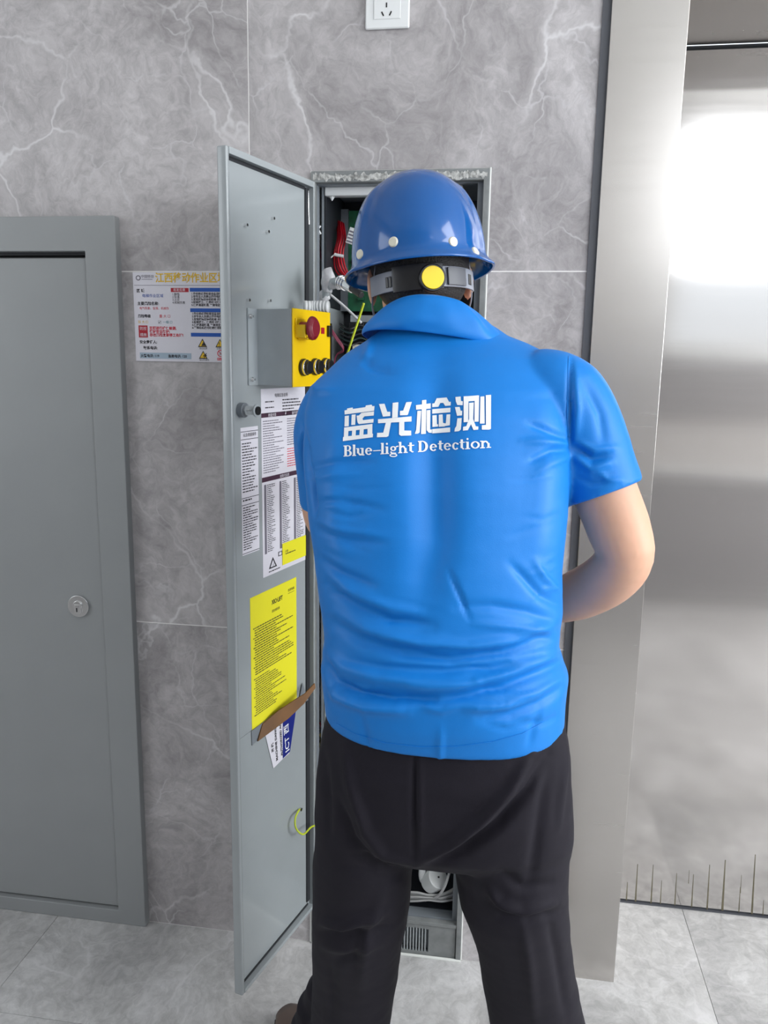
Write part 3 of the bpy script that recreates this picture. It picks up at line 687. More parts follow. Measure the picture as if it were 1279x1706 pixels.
pg.poly('k', [(W*.12, Hh*.965), (W*.30, Hh*.965), (W*.21, Hh*.905)]); pg.poly('w', [(W*.155, Hh*.958), (W*.265, Hh*.958), (W*.21, Hh*.920)], .0004)
pg.text('k', '⚡', W*.19, Hh*.956, .009); pg.lines('k', W*.12, Hh*.978, W*.46, 1, .01, .0022, 30)
pg.rect('k', W*.33, Hh*.89, W*.42, Hh*.915); pg.rect('w', W*.345, Hh*.894, W*.405, Hh*.911, .0004)
pg.done({'k': ('black_print', M_INK), 'p': ('plum_band', M_PURPLE), 'w': ('white_print', M_PAPER), 'g': ('grey_print', M_GREYINK), 'r': ('red_print', M_REDINK)}, r)
r, pg, W, Hh = sheet('yellow_sticker', 'small plain yellow sticker on the bottom corner of the tall white sheet', [(470, 906), (510, 889), (470, 942)], M_YPAPER, off=.0012, cat='sticker')
pg.text('k', '注意:', W*.1, Hh*.45, .006); pg.lines('k', W*.12, Hh*.50, W*1.0, 1, .01, .0022, 31); pg.done({'k': ('print', M_INK)}, r)
r, pg, W, Hh = sheet('yellow_notice', 'large yellow typed notice in the middle of the open cabinet door', [(416, 997), (493, 963), (418, 1218)], M_YPAPER)
pg.text('k', 'XIO·LIFT', W*.44, Hh*.125, .0140, bold=.0003, stretch=.80); pg.text('k', '西奥电梯', W*.80, Hh*.085, .0068); pg.rect('k', W*.80, Hh*.10, W*.95, Hh*.103)
pg.text('k', '紧急救援说明', W*.44, Hh*.185, .0065, stretch=.8)
pg.lines('k', W*.05, Hh*.235, W*.97, 20, Hh*.0185, .0021, 41, W*.03); pg.lines('k', W*.05, Hh*.62, W*.75, 17, Hh*.0175, .0019, 43, W*.03)
pg.done({'k': ('print', M_INK)}, r)
# warning tape below
def quad_sheet(name, label, cat, pts, off, mt, th=.0006):
    q = [leafpix(u, v, PANEL+off) for u, v in pts]
    r = empty(name, LP(q[-1][0], min(z for _, z in q), PANEL+off), label=label, cat=cat)
    bm = NB(); f = [bm.verts.new(LP(s, z, PANEL+off)) for s, z in q]; b = [bm.verts.new(LP(s, z, PANEL+off+th)) for s, z in q]
    bm.faces.new(f[::-1]); bm.faces.new(b)
    for i in range(len(q)): bm.faces.new((f[i], f[(i+1) % len(q)], b[(i+1) % len(q)], b[i]))
    build('backing', bm, mt, r); return r
r = quad_sheet('torn_packing_label', 'torn white and navy printed label hanging below the brown paper on the door', 'label',
               [(441, 1222), (470, 1196), (494, 1176), (481, 1255), (471, 1264), (455, 1280)], .001, M_PAPER)
bm = NB(); bm.faces.new([bm.verts.new(LP(*leafpix(u, v, PANEL+.0019), PANEL+.0019)) for u, v in ((471, 1200), (494, 1177), (483, 1252), (471, 1264))]); build('navy_band', bm, M_NAVY, r)
s0, z0 = leafpix(472, 1208, PANEL+.0022)
def vtext(key, st, u, v, size, pgm):
    s, z = leafpix(u, v, PANEL+.0022)
    p_ = Page(LP(s, z, PANEL+.0022), Vector((0, 0, 1))+A*.08, A); p_.text('k', st, 0, 0, size, h=0.0, bold=.0003)
    build('print', p_.bms['k'], pgm, r, fix=False)
vtext('k', 'MACHINE DANGER', 463, 1266, .0105, M_INK); vtext('k', 'AUTHORIZED ACCESS', 471, 1258, .0100, M_INK); vtext('k', '开 机', 456, 1252, .0095, M_INK)
vtext('k', 'ICT 西', 482, 1250, .0240, M_PRINT)
# kraft envelope tucked into a wire pocket, leaning out of the door
ev = empty('kraft_envelope', LP(.12, .66, -.01), label='folded brown kraft envelope tucked in the pocket under the yellow notice', cat='envelope')
s0, z0 = leafpix(428, 1222); s1, z1 = leafpix(522, 1146, .02)
bm = NB()
a0 = LP(.235, .655, -.012); a1 = LP(.235, .678, -.010)
b0 = LP(.03, .668, .004); b1 = LP(.03, .690, .006)
def bent(bm, off, th):
    e0 = P(428, 1246, 1.44); pass
def strip(bm, lowpts, highpts, th=.002):
    n = len(lowpts); L0 = [bm.verts.new(p) for p in lowpts]; H0 = [bm.verts.new(p) for p in highpts]
    L1 = [bm.verts.new(p+Nn*th) for p in lowpts]; H1 = [bm.verts.new(p+Nn*th) for p in highpts]
    for i in range(n-1):
        bm.faces.new((L0[i], L0[i+1], H0[i+1], H0[i])); bm.faces.new((L1[i], H1[i], H1[i+1], L1[i+1]))
        bm.faces.new((L0[i], L1[i], L1[i+1], L0[i+1])); bm.faces.new((H0[i], H0[i+1], H1[i+1], H1[i]))
    bm.faces.new((L0[0], H0[0], H1[0], L1[0])); bm.faces.new((L0[-1], L1[-1], H1[-1], H0[-1]))
def lpx(u, v, off): s, z = leafpix(u, v, off); return LP(s, z, off)
bm = NB(); strip(bm, [lpx(428, 1235, -.009), lpx(455, 1215, .002), lpx(480, 1196, .010), lpx(505, 1172, .018), lpx(524, 1146, .024)],
                 [lpx(436, 1206, -.011), lpx(462, 1184, -.003), lpx(486, 1168, .006), lpx(507, 1155, .014), lpx(523, 1138, .020)], .0025); build('envelope', bm, M_BROWN, ev, bevel=.0005)
bm = NB(); strip(bm, [lpx(419, 1242, -.0118), lpx(430, 1231, -.0118), lpx(455, 1208, -.0118)], [lpx(418, 1218, -.012), lpx(434, 1206, -.012), lpx(470, 1178, -.012)], .0015); build('pocket_lip', bm, M_CABIN, ev)
bm = NB(); strip(bm, [lpx(496, 1176, -.0115), lpx(513, 1166, -.0115)], [lpx(497, 1172, -.0115), lpx(503, 1138, -.0115)], .001); build('pocket_side', bm, M_CABIN, ev)
bm = NB(); strip(bm, [lpx(498, 1176, -.009), lpx(504, 1172, -.009)], [lpx(499, 1168, -.009), lpx(504, 1166, -.009)], .001); build('yellow_tab', bm, M_YPAPER, ev)
# earth wire from the door to the cabinet
w0 = lpx(499, 1348, PANEL+.004)
gw = NB(); tube(gw, smooth_path([w0, lpx(492, 1362, .0), lpx(493, 1380, .006), lpx(505, 1390, .012), lpx(518, 1378, .012), LP(.0, .335, .014), Vector((-.395, .018, .38)), Vector((-.397, .036, .37))]), .0022, 8)
gw = build('earth_wire', gw, M_WIREYG, None, base=w0, smooth=True, label='yellow green earth wire looping from the lower cabinet door', cat='wire')
bm = NB(); cyl(bm, lpx(499, 1348, PANEL), Nn, .0045, .005, 6); build('lug', bm, M_CHROME, gw)
s, z = leafpix(405, 1430)

# ------------------------------------------------------------------ wiring in the cabinet
def cable(name, label, pts, r, m, cat='cable', n=8, group=None):
    pts = smooth_path(pts); bm = NB(); tube(bm, pts, r, n)
    return build(name, bm, m, None, base=pts[0], smooth=True, label=label, cat=cat, group=group)
D = 1.728
ORD5 = ('middle', 'second from right', 'second from left', 'rightmost', 'leftmost')
for i, (a, b) in enumerate(((0, 0), (5, 1), (-4, -1), (10, 3), (-8, 2))):
    d = D+.10+.004*i
    cable('red_wire', ORD5[i]+' red wire of the bundle in the top left of the open cabinet',
          [P(566+a*.6, 369+b, d+.05), P(568+a*.7, 395+b, d), P(563+a*.8, 420+b, d-.01), P(566+a, 445+b, d), P(578+a, 462+b, d), P(606+a*1.2, 484+b, d+.02)], .0021, M_WIRER, 'wire', 6, 'red wires in the cabinet')
bm = NB(); tube(bm, [P(557, 424, D+.085), P(572, 427, D+.085)], .0035, 8); tube(bm, [P(557, 424, D+.085), P(549, 431, D+.085)], .0015, 6)
build('cable_tie', bm, M_WHITEPL, None, base=P(565, 425, D+.085), label='white cable tie around the red wires', cat='cable tie')
q = P(588, 395, D+.088)
bm = NB(); M = Matrix.Translation(q) @ Matrix.Rotation(math.radians(18), 4, 'Y')
box(bm, -.012, .012, -.005, .006, -.016, .018, M); cn = build('plug_connector', bm, M_WHITEPL, None, base=q, bevel=.0008, label='white multi way plug beside the red wires', cat='connector')
for k in range(4):
    bm = NB(); box(bm, -.010, .010, -.0062, -.005, -.013+k*.007, -.010+k*.007, M); build('pin_row', bm, M_GREYINK, cn)
cable('flexible_conduit', 'ribbed silver flexible conduit film wrapped, left of the blue helmet', [P(540, 495, D-.05), P(548, 478, D-.06), P(556, 470, D-.07), P(568, 469, D-.09)], .0085, M_GALV, 'conduit', 12)
gb = NB(); a, b = P(566, 468, D-.09), P(588, 480, D-.12); tube(gb, [a, b], [.0120, .0105], 20); gb = build('cable_gland', gb, M_CHROME, None, base=a, bevel=.001, label='shiny metal cable gland pointing at the helmet brim', cat='cable gland')
c2 = P(602, 492, D-.14); bm = NB(); tube(bm, [b, c2], [.0085, .0065], 16); build('black_plug', bm, M_BLACK, gb, bevel=.001)
bm = NB(); t = (b-a).normalized()
for k in range(3): tube(bm, [a+t*(.003+.008*k), a+t*(.006+.008*k)], .0132, 20)
build('gland_ring', bm, M_CHROME, gb)
bm = NB(); ellipsoid(bm, P(546, 467, D-.06), (.014, .012, .026), None, 16); ellipsoid(bm, P(560, 474, D-.065), (.016, .012, .011), None, 16)
ellipsoid(bm, P(540, 495, D-.05), (.012, .010, .012), None, 12)
for v in bm.verts: v.co += Vector(noise.noise_vector(v.co*95))*.0045
build('plastic_film', bm, M_PLASTIC, None, base=P(546, 480, D-.06), smooth=True, label='crumpled clear plastic film wrapped round the conduit', cat='plastic wrap')
cable('grey_strap', 'thin grey bar slanting down across the cabinet behind the gland', [P(549, 490, D+.02), P(575, 512, D+.02), P(602, 538, D+.02)], .0028, M_WIREW, 'strap')
cable('earth_cable', 'yellow green wire running down beside the left shoulder', [P(606, 505, D-.02), P(598, 530, D-.01), P(588, 560, D+.0), P(578, 590, D+.01), P(568, 612, D+.03)], .0024, M_WIREYG, 'wire')
for i in range(3):
    cable('plum_wire', ('uppermost', 'middle', 'lowest')[i]+' of three thin plum wires behind the yellow control box', [P(552, 548+i*3, D+.03), P(560, 560+i*3, D+.04), P(572, 580+i*2, D+.05), P(560, 592, D+.06), P(555, 615, D+.07)], .0016, M_WIREP, 'wire', 6, 'plum wires behind the control box')
for i in range(5):
    cable('dark_wire', ('uppermost', 'second from top', 'middle', 'second lowest', 'lowest')[i]+' dark wire looping in front of the black contactors', [P(566, 540+i*7, D+.07), P(582, 548+i*7, D+.05), P(600, 542+i*7, D+.07), P(618, 550+i*7, D+.09)], .0024, M_WIREK if i % 2 else M_BLACK, 'wire', 6, 'dark wires at the contactors')
cable('thin_red_wire', 'thin dark red wire at the inner left edge of the cabinet', [P(532, 400, D+.05), P(534, 425, D+.05), P(540, 448, D+.05), P(546, 470, D+.04)], .0013, M_WIREP, 'wire', 6)
bm = NB(); tube(bm, [P(528, 378, D+.03), P(534, 390, D+.03)], .002, 8); tube(bm, [P(534, 376, D+.03), P(528, 384, D+.03)], .002, 8)
build('cable_tie', bm, M_WHITEPL, None, base=P(531, 384, D+.03), label='white cable tie clip at the left edge of the cabinet opening', cat='cable tie')
# bottom of the cabinet
c0 = P(723, 1466, D+.055); axis = (P(735, 1457, D+.04)-P(710, 1473, D+.07)).normalized()
rl = NB(); tube(rl, [c0-axis*.020, c0+axis*.020], .027, 32); rl = build('round_transformer', rl, M_WHITEPL, None, base=c0, bevel=.002, label='pale grey drum shaped device at the bottom of the cabinet, between the legs', cat='device')
bm = NB(); cyl(bm, c0+axis*.020, axis, .0022, .002, 12); build('centre_screw', bm, M_BLACK, rl)
bm = NB(); cc = P(703, 1455, D+.06); ellipsoid(bm, cc, (.009, .009, .026), None, 16); build('white_bottle', bm, M_WHITEPL, None, base=cc, smooth=True, label='small white plastic piece left of the drum between the legs', cat='plastic piece')
for i in range(7):
    dz = i*2.6; dd = D+.040+.006*(i % 3)
    cable('grey_cable', ('uppermost', 'second from top', 'third from top', 'middle', 'third lowest', 'second lowest', 'lowest')[i]+' pale cable coiled under the drum shaped device', [P(672, 1486+dz, dd+.01), P(695, 1487+dz*.9, dd), P(714, 1491+dz*.55, dd-.004), P(738, 1489+dz*.8, dd), P(764, 1476+dz*1.3, dd+.02)], .0028, M_WIREW, 'cable', 8, 'pale cables at the cabinet bottom')
cable('loose_cable', 'pale cable climbing over the right side of the drum device', [P(708, 1500, D+.05), P(728, 1494, D+.03), P(740, 1478, D+.02), P(748, 1455, D+.04), P(752, 1440, D+.09)], .0033, M_WIREW)
bm = NB(); tube(bm, [P(712.5, 1484, D+.045), P(712.5, 1500, D+.045)], .0022, 8); build('cable_tie', bm, M_BLACK, None, base=P(712, 1492, D+.05), label='black cable tie on the pale cables at the cabinet bottom', cat='cable tie')
for i, (a, b) in enumerate(((0, 0), (4, 6))):
    cable('earth_cable', 'thin yellow green wire hanging behind the drum device' if i == 0 else 'second thin yellow green wire looped behind the drum device', [P(722+a, 1425, D+.15), P(722+a, 1441+b, D+.14), P(728+a, 1446, D+.14), P(732+a, 1430, D+.15)], .0012, M_WIREYG, 'wire', 6)

# ------------------------------------------------------------------ the man
GAIN = 2.0
def px_disp(me, creases, facing=0.15, noise_amp=0.0, nscale=6.0):
    """fold a cloth mesh: every crease is (pixel polyline, width px, height m), pushed along the normal of the back"""
    n = len(me.vertices); co = np.empty(n*3); me.vertices.foreach_get('co', co); co = co.reshape(-1, 3)
    no = np.empty(n*3); me.vertices.foreach_get('normal', no); no = no.reshape(-1, 3)
    d = co-CAM; z = d @ FW; u = 639.5+F_PX*(d @ RT)/z; v = 853-F_PX*(d @ UP)/z
    f = -(no*(d/np.linalg.norm(d, axis=1)[:, None])).sum(1); f = np.clip((f+facing)/(0.5), 0, 1)
    h = np.zeros(n)
    for pts, w, amp in creases:
        best = np.full(n, 1e9); tb = np.zeros(n)
        L = np.cumsum([0]+[math.dist(a, b) for a, b in zip(pts, pts[1:])])
        for i, (a, b) in enumerate(zip(pts, pts[1:])):
            ax, ay = a; bx, by = b; dx, dy = bx-ax, by-ay; l2 = dx*dx+dy*dy
            t = np.clip(((u-ax)*dx+(v-ay)*dy)/l2, 0, 1); dist = np.hypot(u-ax-t*dx, v-ay-t*dy)
            m = dist < best; best[m] = dist[m]; tb[m] = (L[i]+t[m]*math.sqrt(l2))/L[-1]
        taper = np.clip(np.sin(np.pi*np.clip(tb, 0.02, .98)), 0, 1)**0.5
        h += GAIN*amp*np.exp(-(best/w)**2)*taper
    h *= f
    if noise_amp:
        for i in range(n):
            c = co[i]; h[i] += noise_amp*noise.fractal(Vector((c[0]*nscale, c[1]*nscale, c[2]*nscale*2.2)), 1.0, 2.0, 3)
    co += no*h[:, None]
    me.vertices.foreach_set('co', co.ravel()); me.update()

BASE = Vector((-.09, -.40, 0))
man = empty('person', BASE, label='man in blue shirt, black trousers and blue helmet, reaching into the open cabinet', cat='person')

# --- body: one continuous surface
HC = P(697, 440, 1.335)                     # centre of the brim plane
HR = Euler((math.radians(-5), math.radians(-4.5), math.radians(14)), 'XYZ').to_matrix()   # slight nod, tilt and turn to the left
def HP(x, y, z): return HC + HR @ Vector((x, y, z))
bm = NB()
ellipsoid(bm, HP(0, .004, .010), (.074, .093, .098), HR, 32)           # skull
ellipsoid(bm, HP(0, .026, -.050), (.060, .066, .072), HR, 24)          # face and jaw
ellipsoid(bm, HP(0, .083, -.038), (.0125, .017, .020), HR, 12)         # nose
ellipsoid(bm, HP(0, .070, -.088), (.022, .018, .016), HR, 12)          # chin
ellipsoid(bm, HP(0, .084, -.064), (.020, .009, .005), HR, 12); ellipsoid(bm, HP(0, .083, -.072), (.018, .009, .005), HR, 12)   # lips
for s in (-1, 1):
    ellipsoid(bm, HP(s*.028, .080, -.004), (.017, .010, .005), HR, 12)  # brow
    ellipsoid(bm, HP(s*.077, -.002, -.032), (.007, .017, .030), HR @ Matrix.Rotation(s*.3, 3, 'Z'), 16)  # ear
NB_ = P(724, 566, 1.262)
tube(bm, [NB_+Vector((0, 0, -.05)), NB_+Vector((-.002, .006, .0)), HP(0, -.014, -.075), HP(0, -.012, -.03)], [.068, .060, .055, .056], 24)
SH_R, EL_R, WR_R = P(928, 650, 1.205), P(1041, 927, 1.168), P(868, 1012, 1.35)
arm_r = [P(905, 640, 1.21), SH_R, P(978, 740, 1.195), P(1008, 822, 1.182), P(1030, 880, 1.172), EL_R, P(1014, 963, 1.19), P(965, 990, 1.235), P(915, 1005, 1.29), WR_R, P(850, 1012, 1.375)]
limb(bm, arm_r, [.040, .044, .044, .0460, .0450, .040, .0405, .039, .033, .027, .026], 24)
ellipsoid(bm, P(1061, 934, 1.158), (.022, .020, .022), None, 18)       # point of the elbow
arm_l = [P(580, 660, 1.22), P(556, 690, 1.22), P(545, 740, 1.235), P(542, 800, 1.25), P(541, 842, 1.262), P(549, 868, 1.285), P(578, 874, 1.33), P(610, 850, 1.39), P(628, 830, 1.45), P(634, 822, 1.475)]
limb(bm, arm_l, [.036, .038, .038, .038, .038, .037, .038, .034, .027, .026], 24)
def hand(bm, wrist, direction, palm_n, s, curl=0.5):
    """palm, four unequal bent fingers and a thumb from the side of the palm"""
    d = direction.normalized(); n = (palm_n-d*palm_n.dot(d)).normalized(); side = d.cross(n)*s
    M = Matrix((side, d, n)).transposed()
    ellipsoid(bm, wrist+d*.048, (.041, .052, .017), M, 20)
    for k, (x, L) in enumerate(((-.030, .066), (-.010, .078), (.010, .072), (.029, .056))):
        p = wrist+d*.080+side*x; pts = [p-d*.02, p]; ang = 0
        for seg in (.45, .32, .23):
            ang += curl*(.8 if seg > .4 else 1.0); pts.append(pts[-1]+(d*math.cos(ang)+n*math.sin(ang))*L*seg)
        tube(bm, pts, [.0095, .0098, .0088, .0080, .0062], 12); ellipsoid(bm, pts[-1], (.0064,)*3, None, 10)
    p = wrist+d*.022-side*.034; t = (d*.75-side*.55+n*.35).normalized()
    pts = [p+side*.012, p+t*.022, p+t*.046+n*.006, p+t*.068+n*.016]
    tube(bm, pts, [.014, .0125, .0105, .0075], 12); ellipsoid(bm, pts[-1], (.0078,)*3, None, 10)
hand(bm, P(850, 1012, 1.375), Vector((-.45, .62, .25)), Vector((-.3, 0, -1)), 1, .45)
hand(bm, P(634, 822, 1.475), Vector((.25, .8, .25)), Vector((.2, .1, -1)), -1, .35)
# trunk and legs, hidden under the clothes
tr = [(1175, 735, .150, 1.12, .098), (1060, 737, .150, 1.125, .100), (900, 737, .165, 1.145, .100), (760, 735, .165, 1.185, .098), (690, 732, .145, 1.21, .078), (630, 730, .100, 1.235, .060), (590, 727, .065, 1.252, .050)]
loft(bm, [ring(P(u, v, d), a, b, 32, 2.3) for v, u, a, d, b in tr])
HIPZ = P(735, 1175, 1.12).z
leg_l = [P(655, 1175, 1.12), P(640, 1290, 1.13), P(622, 1420, 1.16), P(603, 1540, 1.22), P(596, 1640, 1.29), Vector((-.268, -.405, .12)), Vector((-.270, -.400, .07))]
leg_r = [P(825, 1175, 1.12), P(838, 1290, 1.13), P(856, 1420, 1.15), P(872, 1540, 1.19), P(888, 1640, 1.24), Vector((.115, -.455, .12)), Vector((.118, -.450, .07))]
for L in (leg_l, leg_r): tube(bm, L, [.078, .078, .064, .054, .047, .036, .034], 24)
ellipsoid(bm, P(737, 1230, 1.125), (.140, .090, .060), None, 24)
me = remeshed(bm, .0042, 3, .5)
link_mesh('body', me, M_SKIN, man, smooth=True)
for s in (-1, 1):
    bm = NB(); ellipsoid(bm, HP(s*.028, .078, -.018), (.010, .008, .007), HR, 14); build('eye', bm, M_PRINT, man, smooth=True)

# --- hair
bm = NB()
ellipsoid(bm, HP(0, -.006, .004), (.0790, .0900, .092), HR, 40)
ellipsoid(bm, HP(0, -.030, -.040), (.068, .060, .046), HR, 32)
for v in list(bm.verts):
    l = HR.inverted() @ (v.co-HC)
    v.co += Vector(noise.noise_vector(v.co*150))*.0012
kill = [v for v in bm.verts if (HR.inverted() @ (v.co-HC)).y > .045 and (HR.inverted() @ (v.co-HC)).z < .02]
bmesh.ops.delete(bm, geom=kill, context='VERTS')
build('hair', bm, M_HAIR, man, smooth=True)

# --- helmet
hm = NB()
def shell(t, w, inner=0.0):
    """t: polar angle from brim (0) to crown (pi/2); w: azimuth"""
    ca, sa = math.cos(w), math.sin(w); e = 2.25
    rx, ry, rz = .1015-inner, .123-inner, .139-inner
    k = math.cos(t)**(2/2.35); h = math.sin(t)**(2/2.15)
    x, y, z = rx*ca*k, ry*sa*k, rz*h
    # raised panels left and right and a flat crown ridge
    az = abs(math.atan2(abs(x), -y))            # 0 at the back
    if not inner:
        rise = .0046*(1/(1+math.exp(-(az-1.02)*40)))*(1/(1+math.exp(-(2.25-az)*30)))*(1/(1+math.exp((t-.95)*22)))
        x += rise*ca; y += rise*sa
    return Vector((x, y, z))
rings = []
NA = 96
for j in range(3): pass
prof = []
def brim_ring(out, dz, thick=0):
    r = []
    for k in range(NA):
        w = 2*math.pi*k/NA; p = shell(0.0, w); o = Vector((math.cos(w), math.sin(w), 0))
        front = max(0, math.sin(w)); ex = out*(1+1.6*front**3)
        r.append(HP(p.x+o.x*ex, p.y+o.y*ex, dz-.010*front*(out/.012)*.5))
    return r
rings.append([HP(*shell(.05, 2*math.pi*k/NA, .003)) for k in range(NA)])
rings.append(brim_ring(-.003, -.006)); rings.append(brim_ring(.009, -.0155)); rings.append(brim_ring(.0125, -.0160)); rings.append(brim_ring(.0135, -.0140)); rings.append(brim_ring(.012, -.0118))
rings.append(brim_ring(.005, -.0062)); rings.append(brim_ring(.0012, .001))
for j in range(1, 40):
    t = math.pi/2*(j/40)**1.0
    rings.append([HP(*shell(t, 2*math.pi*k/NA)) for k in range(NA)])
inner = [[HP(*shell(math.pi/2*j/14, 2*math.pi*k/NA, .003)) for k in range(NA)] for j in range(13, 0, -1)]
allr = [r for r in rings[1:]]
loft(hm, allr, cap=False)
hm.verts.ensure_lookup_table()
tops = hm.verts[-NA:]; c = hm.verts.new(HP(0, 0, .139))
for k in range(NA): hm.faces.new((tops[k], tops[(k+1) % NA], c))
iv = [[hm.verts.new(p) for p in r] for r in inner[::-1]]
first = [v for v in hm.verts][:NA]
for k in range(NA): hm.faces.new((first[(k+1) % NA], first[k], iv[0][k], iv[0][(k+1) % NA]))
for a, b in zip(iv, iv[1:]):
    for k in range(NA): hm.faces.new((a[(k+1) % NA], a[k], b[k], b[(k+1) % NA]))
c = hm.verts.new(HP(0, 0, .136))
for k in range(NA): hm.faces.new((iv[-1][(k+1) % NA], iv[-1][k], c))
bmesh.ops.recalc_face_normals(hm, faces=hm.faces)
bvh = BVHTree.FromBMesh(hm)
helmet = build('helmet', hm, M_HELM, man, smooth=True, label='glossy blue safety helmet')
for (u, v) in ((655, 403), (599.5, 424), (754.5, 403), (791.5, 419)):
    hit = bvh.ray_cast(Vector(CAM), Vector(ray(u, v)).normalized())
    if hit[0] is None: continue
    n = hit[1] if hit[1].dot(Vector(ray(u, v))) < 0 else -hit[1]
    bm = NB(); cyl(bm, hit[0]-n*.001, n, .0082, .0035, 24, .0066); build('rivet', bm, M_RIVET, helmet, bevel=.0008)
def band(a0, a1, z0, z1, r_out, th, m, name, parent, n=20, ry=1.13):
    bm = NB(); R0, R1 = [], []
    rows = []
    for k in range(n+1):
        w = math.radians(a0+(a1-a0)*k/n)-math.pi/2
        for (rad, z) in ((r_out, z0), (r_out, z1), (r_out-th, z1), (r_out-th, z0)):
            rows.append(bm.verts.new(HP(rad*math.cos(w), rad*ry*math.sin(w), z)))
    for k in range(n):
        for j in range(4): bm.faces.new((rows[4*k+j], rows[4*k+(j+1) % 4], rows[4*k+4+(j+1) % 4], rows[4*k+4+j]))
    bm.faces.new(rows[:4]); bm.faces.new(rows[-4:][::-1])
    return build(name, bm, m, parent, bevel=.0008)
hb = band(-74, 74, -.052, -.022, .0850, .003, M_BANDG, 'headband', helmet)
# adjustment slots, ratchet body and knob
for a0 in (-46, -42, -38, 52, 56):
    band(a0, a0+3.2, -.046, -.030, .0860, .002, M_BLACK, 'band_slot', helmet, 2)
band(-36, 14, -.056, -.018, .0905, .005, M_BLACK, 'ratchet_housing', helmet)
band(20, 44, -.050, -.024, .0885, .003, M_EDGE, 'ratchet_strap', helmet)
hit = None
kc = P(719, 464, 1.225); kd = (HR @ Vector((-.02, -1, -.02))).normalized()
def on_band(u, v, rad):                           # along the pixel's ray to the band's ellipse
    r = ray(u, v); best = None
    for t in np.arange(1.0, 1.4, .0008):
        p = Vector(CAM+r*t/r[1]); l = HR.inverted() @ (p-HC)
        if (l.x/rad)**2+(l.y/(rad*1.13))**2 <= 1: return p
    return P(u, v, 1.24)
kc = on_band(719, 464, .0905); l = HR.inverted() @ (kc-HC); kd = (HR @ Vector((l.x, l.y/1.2, 0))).normalized()
bm = NB(); cyl(bm, kc-kd*.002, kd, .0205, .010, 36); kn = build('ratchet_knob', bm, M_BLACK, helmet, bevel=.002)
bm = NB(); cyl(bm, kc+kd*.008, kd, .0168, .0025, 40); build('knob_cap', bm, M_KNOBY, helmet, bevel=.0008)
for pts in ([HP(-.072, -.035, -.006), HP(-.078, -.02, -.045), HP(-.077, .0, -.075), HP(-.055, .05, -.115)], [HP(.076, -.025, -.006), HP(.081, -.012, -.045), HP(.078, .01, -.075), HP(.055, .05, -.115)]):
    bm = NB(); tube(bm, smooth_path(pts), .0034, 8, squash=.4); build('chin_strap', bm, M_BANDG, helmet, smooth=True)

# --- shirt
bm = NB()
SH = [(1183, 547, 940, 1.120, .122), (1150, 544, 942, 1.12, .130), (1108, 540, 947, 1.12, .134), (1062, 545, 930, 1.122, .126), (1000, 537, 938, 1.128, .124), (940, 529, 937, 1.135, .122),
      (880, 521, 943, 1.145, .120), (800, 512, 949, 1.160, .118), (740, 509, 950, 1.175, .116), (685, 512, 949, 1.192, .110), (645, 524, 944, 1.207, .100), (615, 553, 936, 1.222, .088),
      (596, 572, 925, 1.233, .078), (582, 592, 904, 1.242, .070), (570, 610, 878, 1.250, .063), (558, 626, 846, 1.256, .064), (548, 636, 832, 1.260, .062), (538, 648, 816, 1.262, .058)]
rs = []
for v, a, b, d, t in SH:
    pa, pb = P(a, v, d), P(b, v, d); c = (pa+pb)/2; rs.append(ring(c, (pb-pa).length/2, t, 64, 2.35 if v > 620 else 2.1))
loft(bm, rs)
sl_r = [P(880, 640, 1.215), P(912, 650, 1.21), P(938, 668, 1.205), P(960, 700, 1.20), P(978, 740, 1.195), P(993, 780, 1.188), P(1009, 822, 1.182)]
limb(bm, sl_r, [.052, .060, .064, .062, .0585, .0565, .0545], 32)
sl_l = [P(606, 652, 1.22), P(578, 664, 1.215), P(557, 686, 1.215), P(545, 712, 1.22), P(542, 740, 1.235), P(543, 790, 1.25), P(546, 841, 1.264)]
limb(bm, sl_l, [.046, .050, .0515, .0515, .050, .0465, .0445], 32)
me = remeshed(bm, .0036, 8, .6)
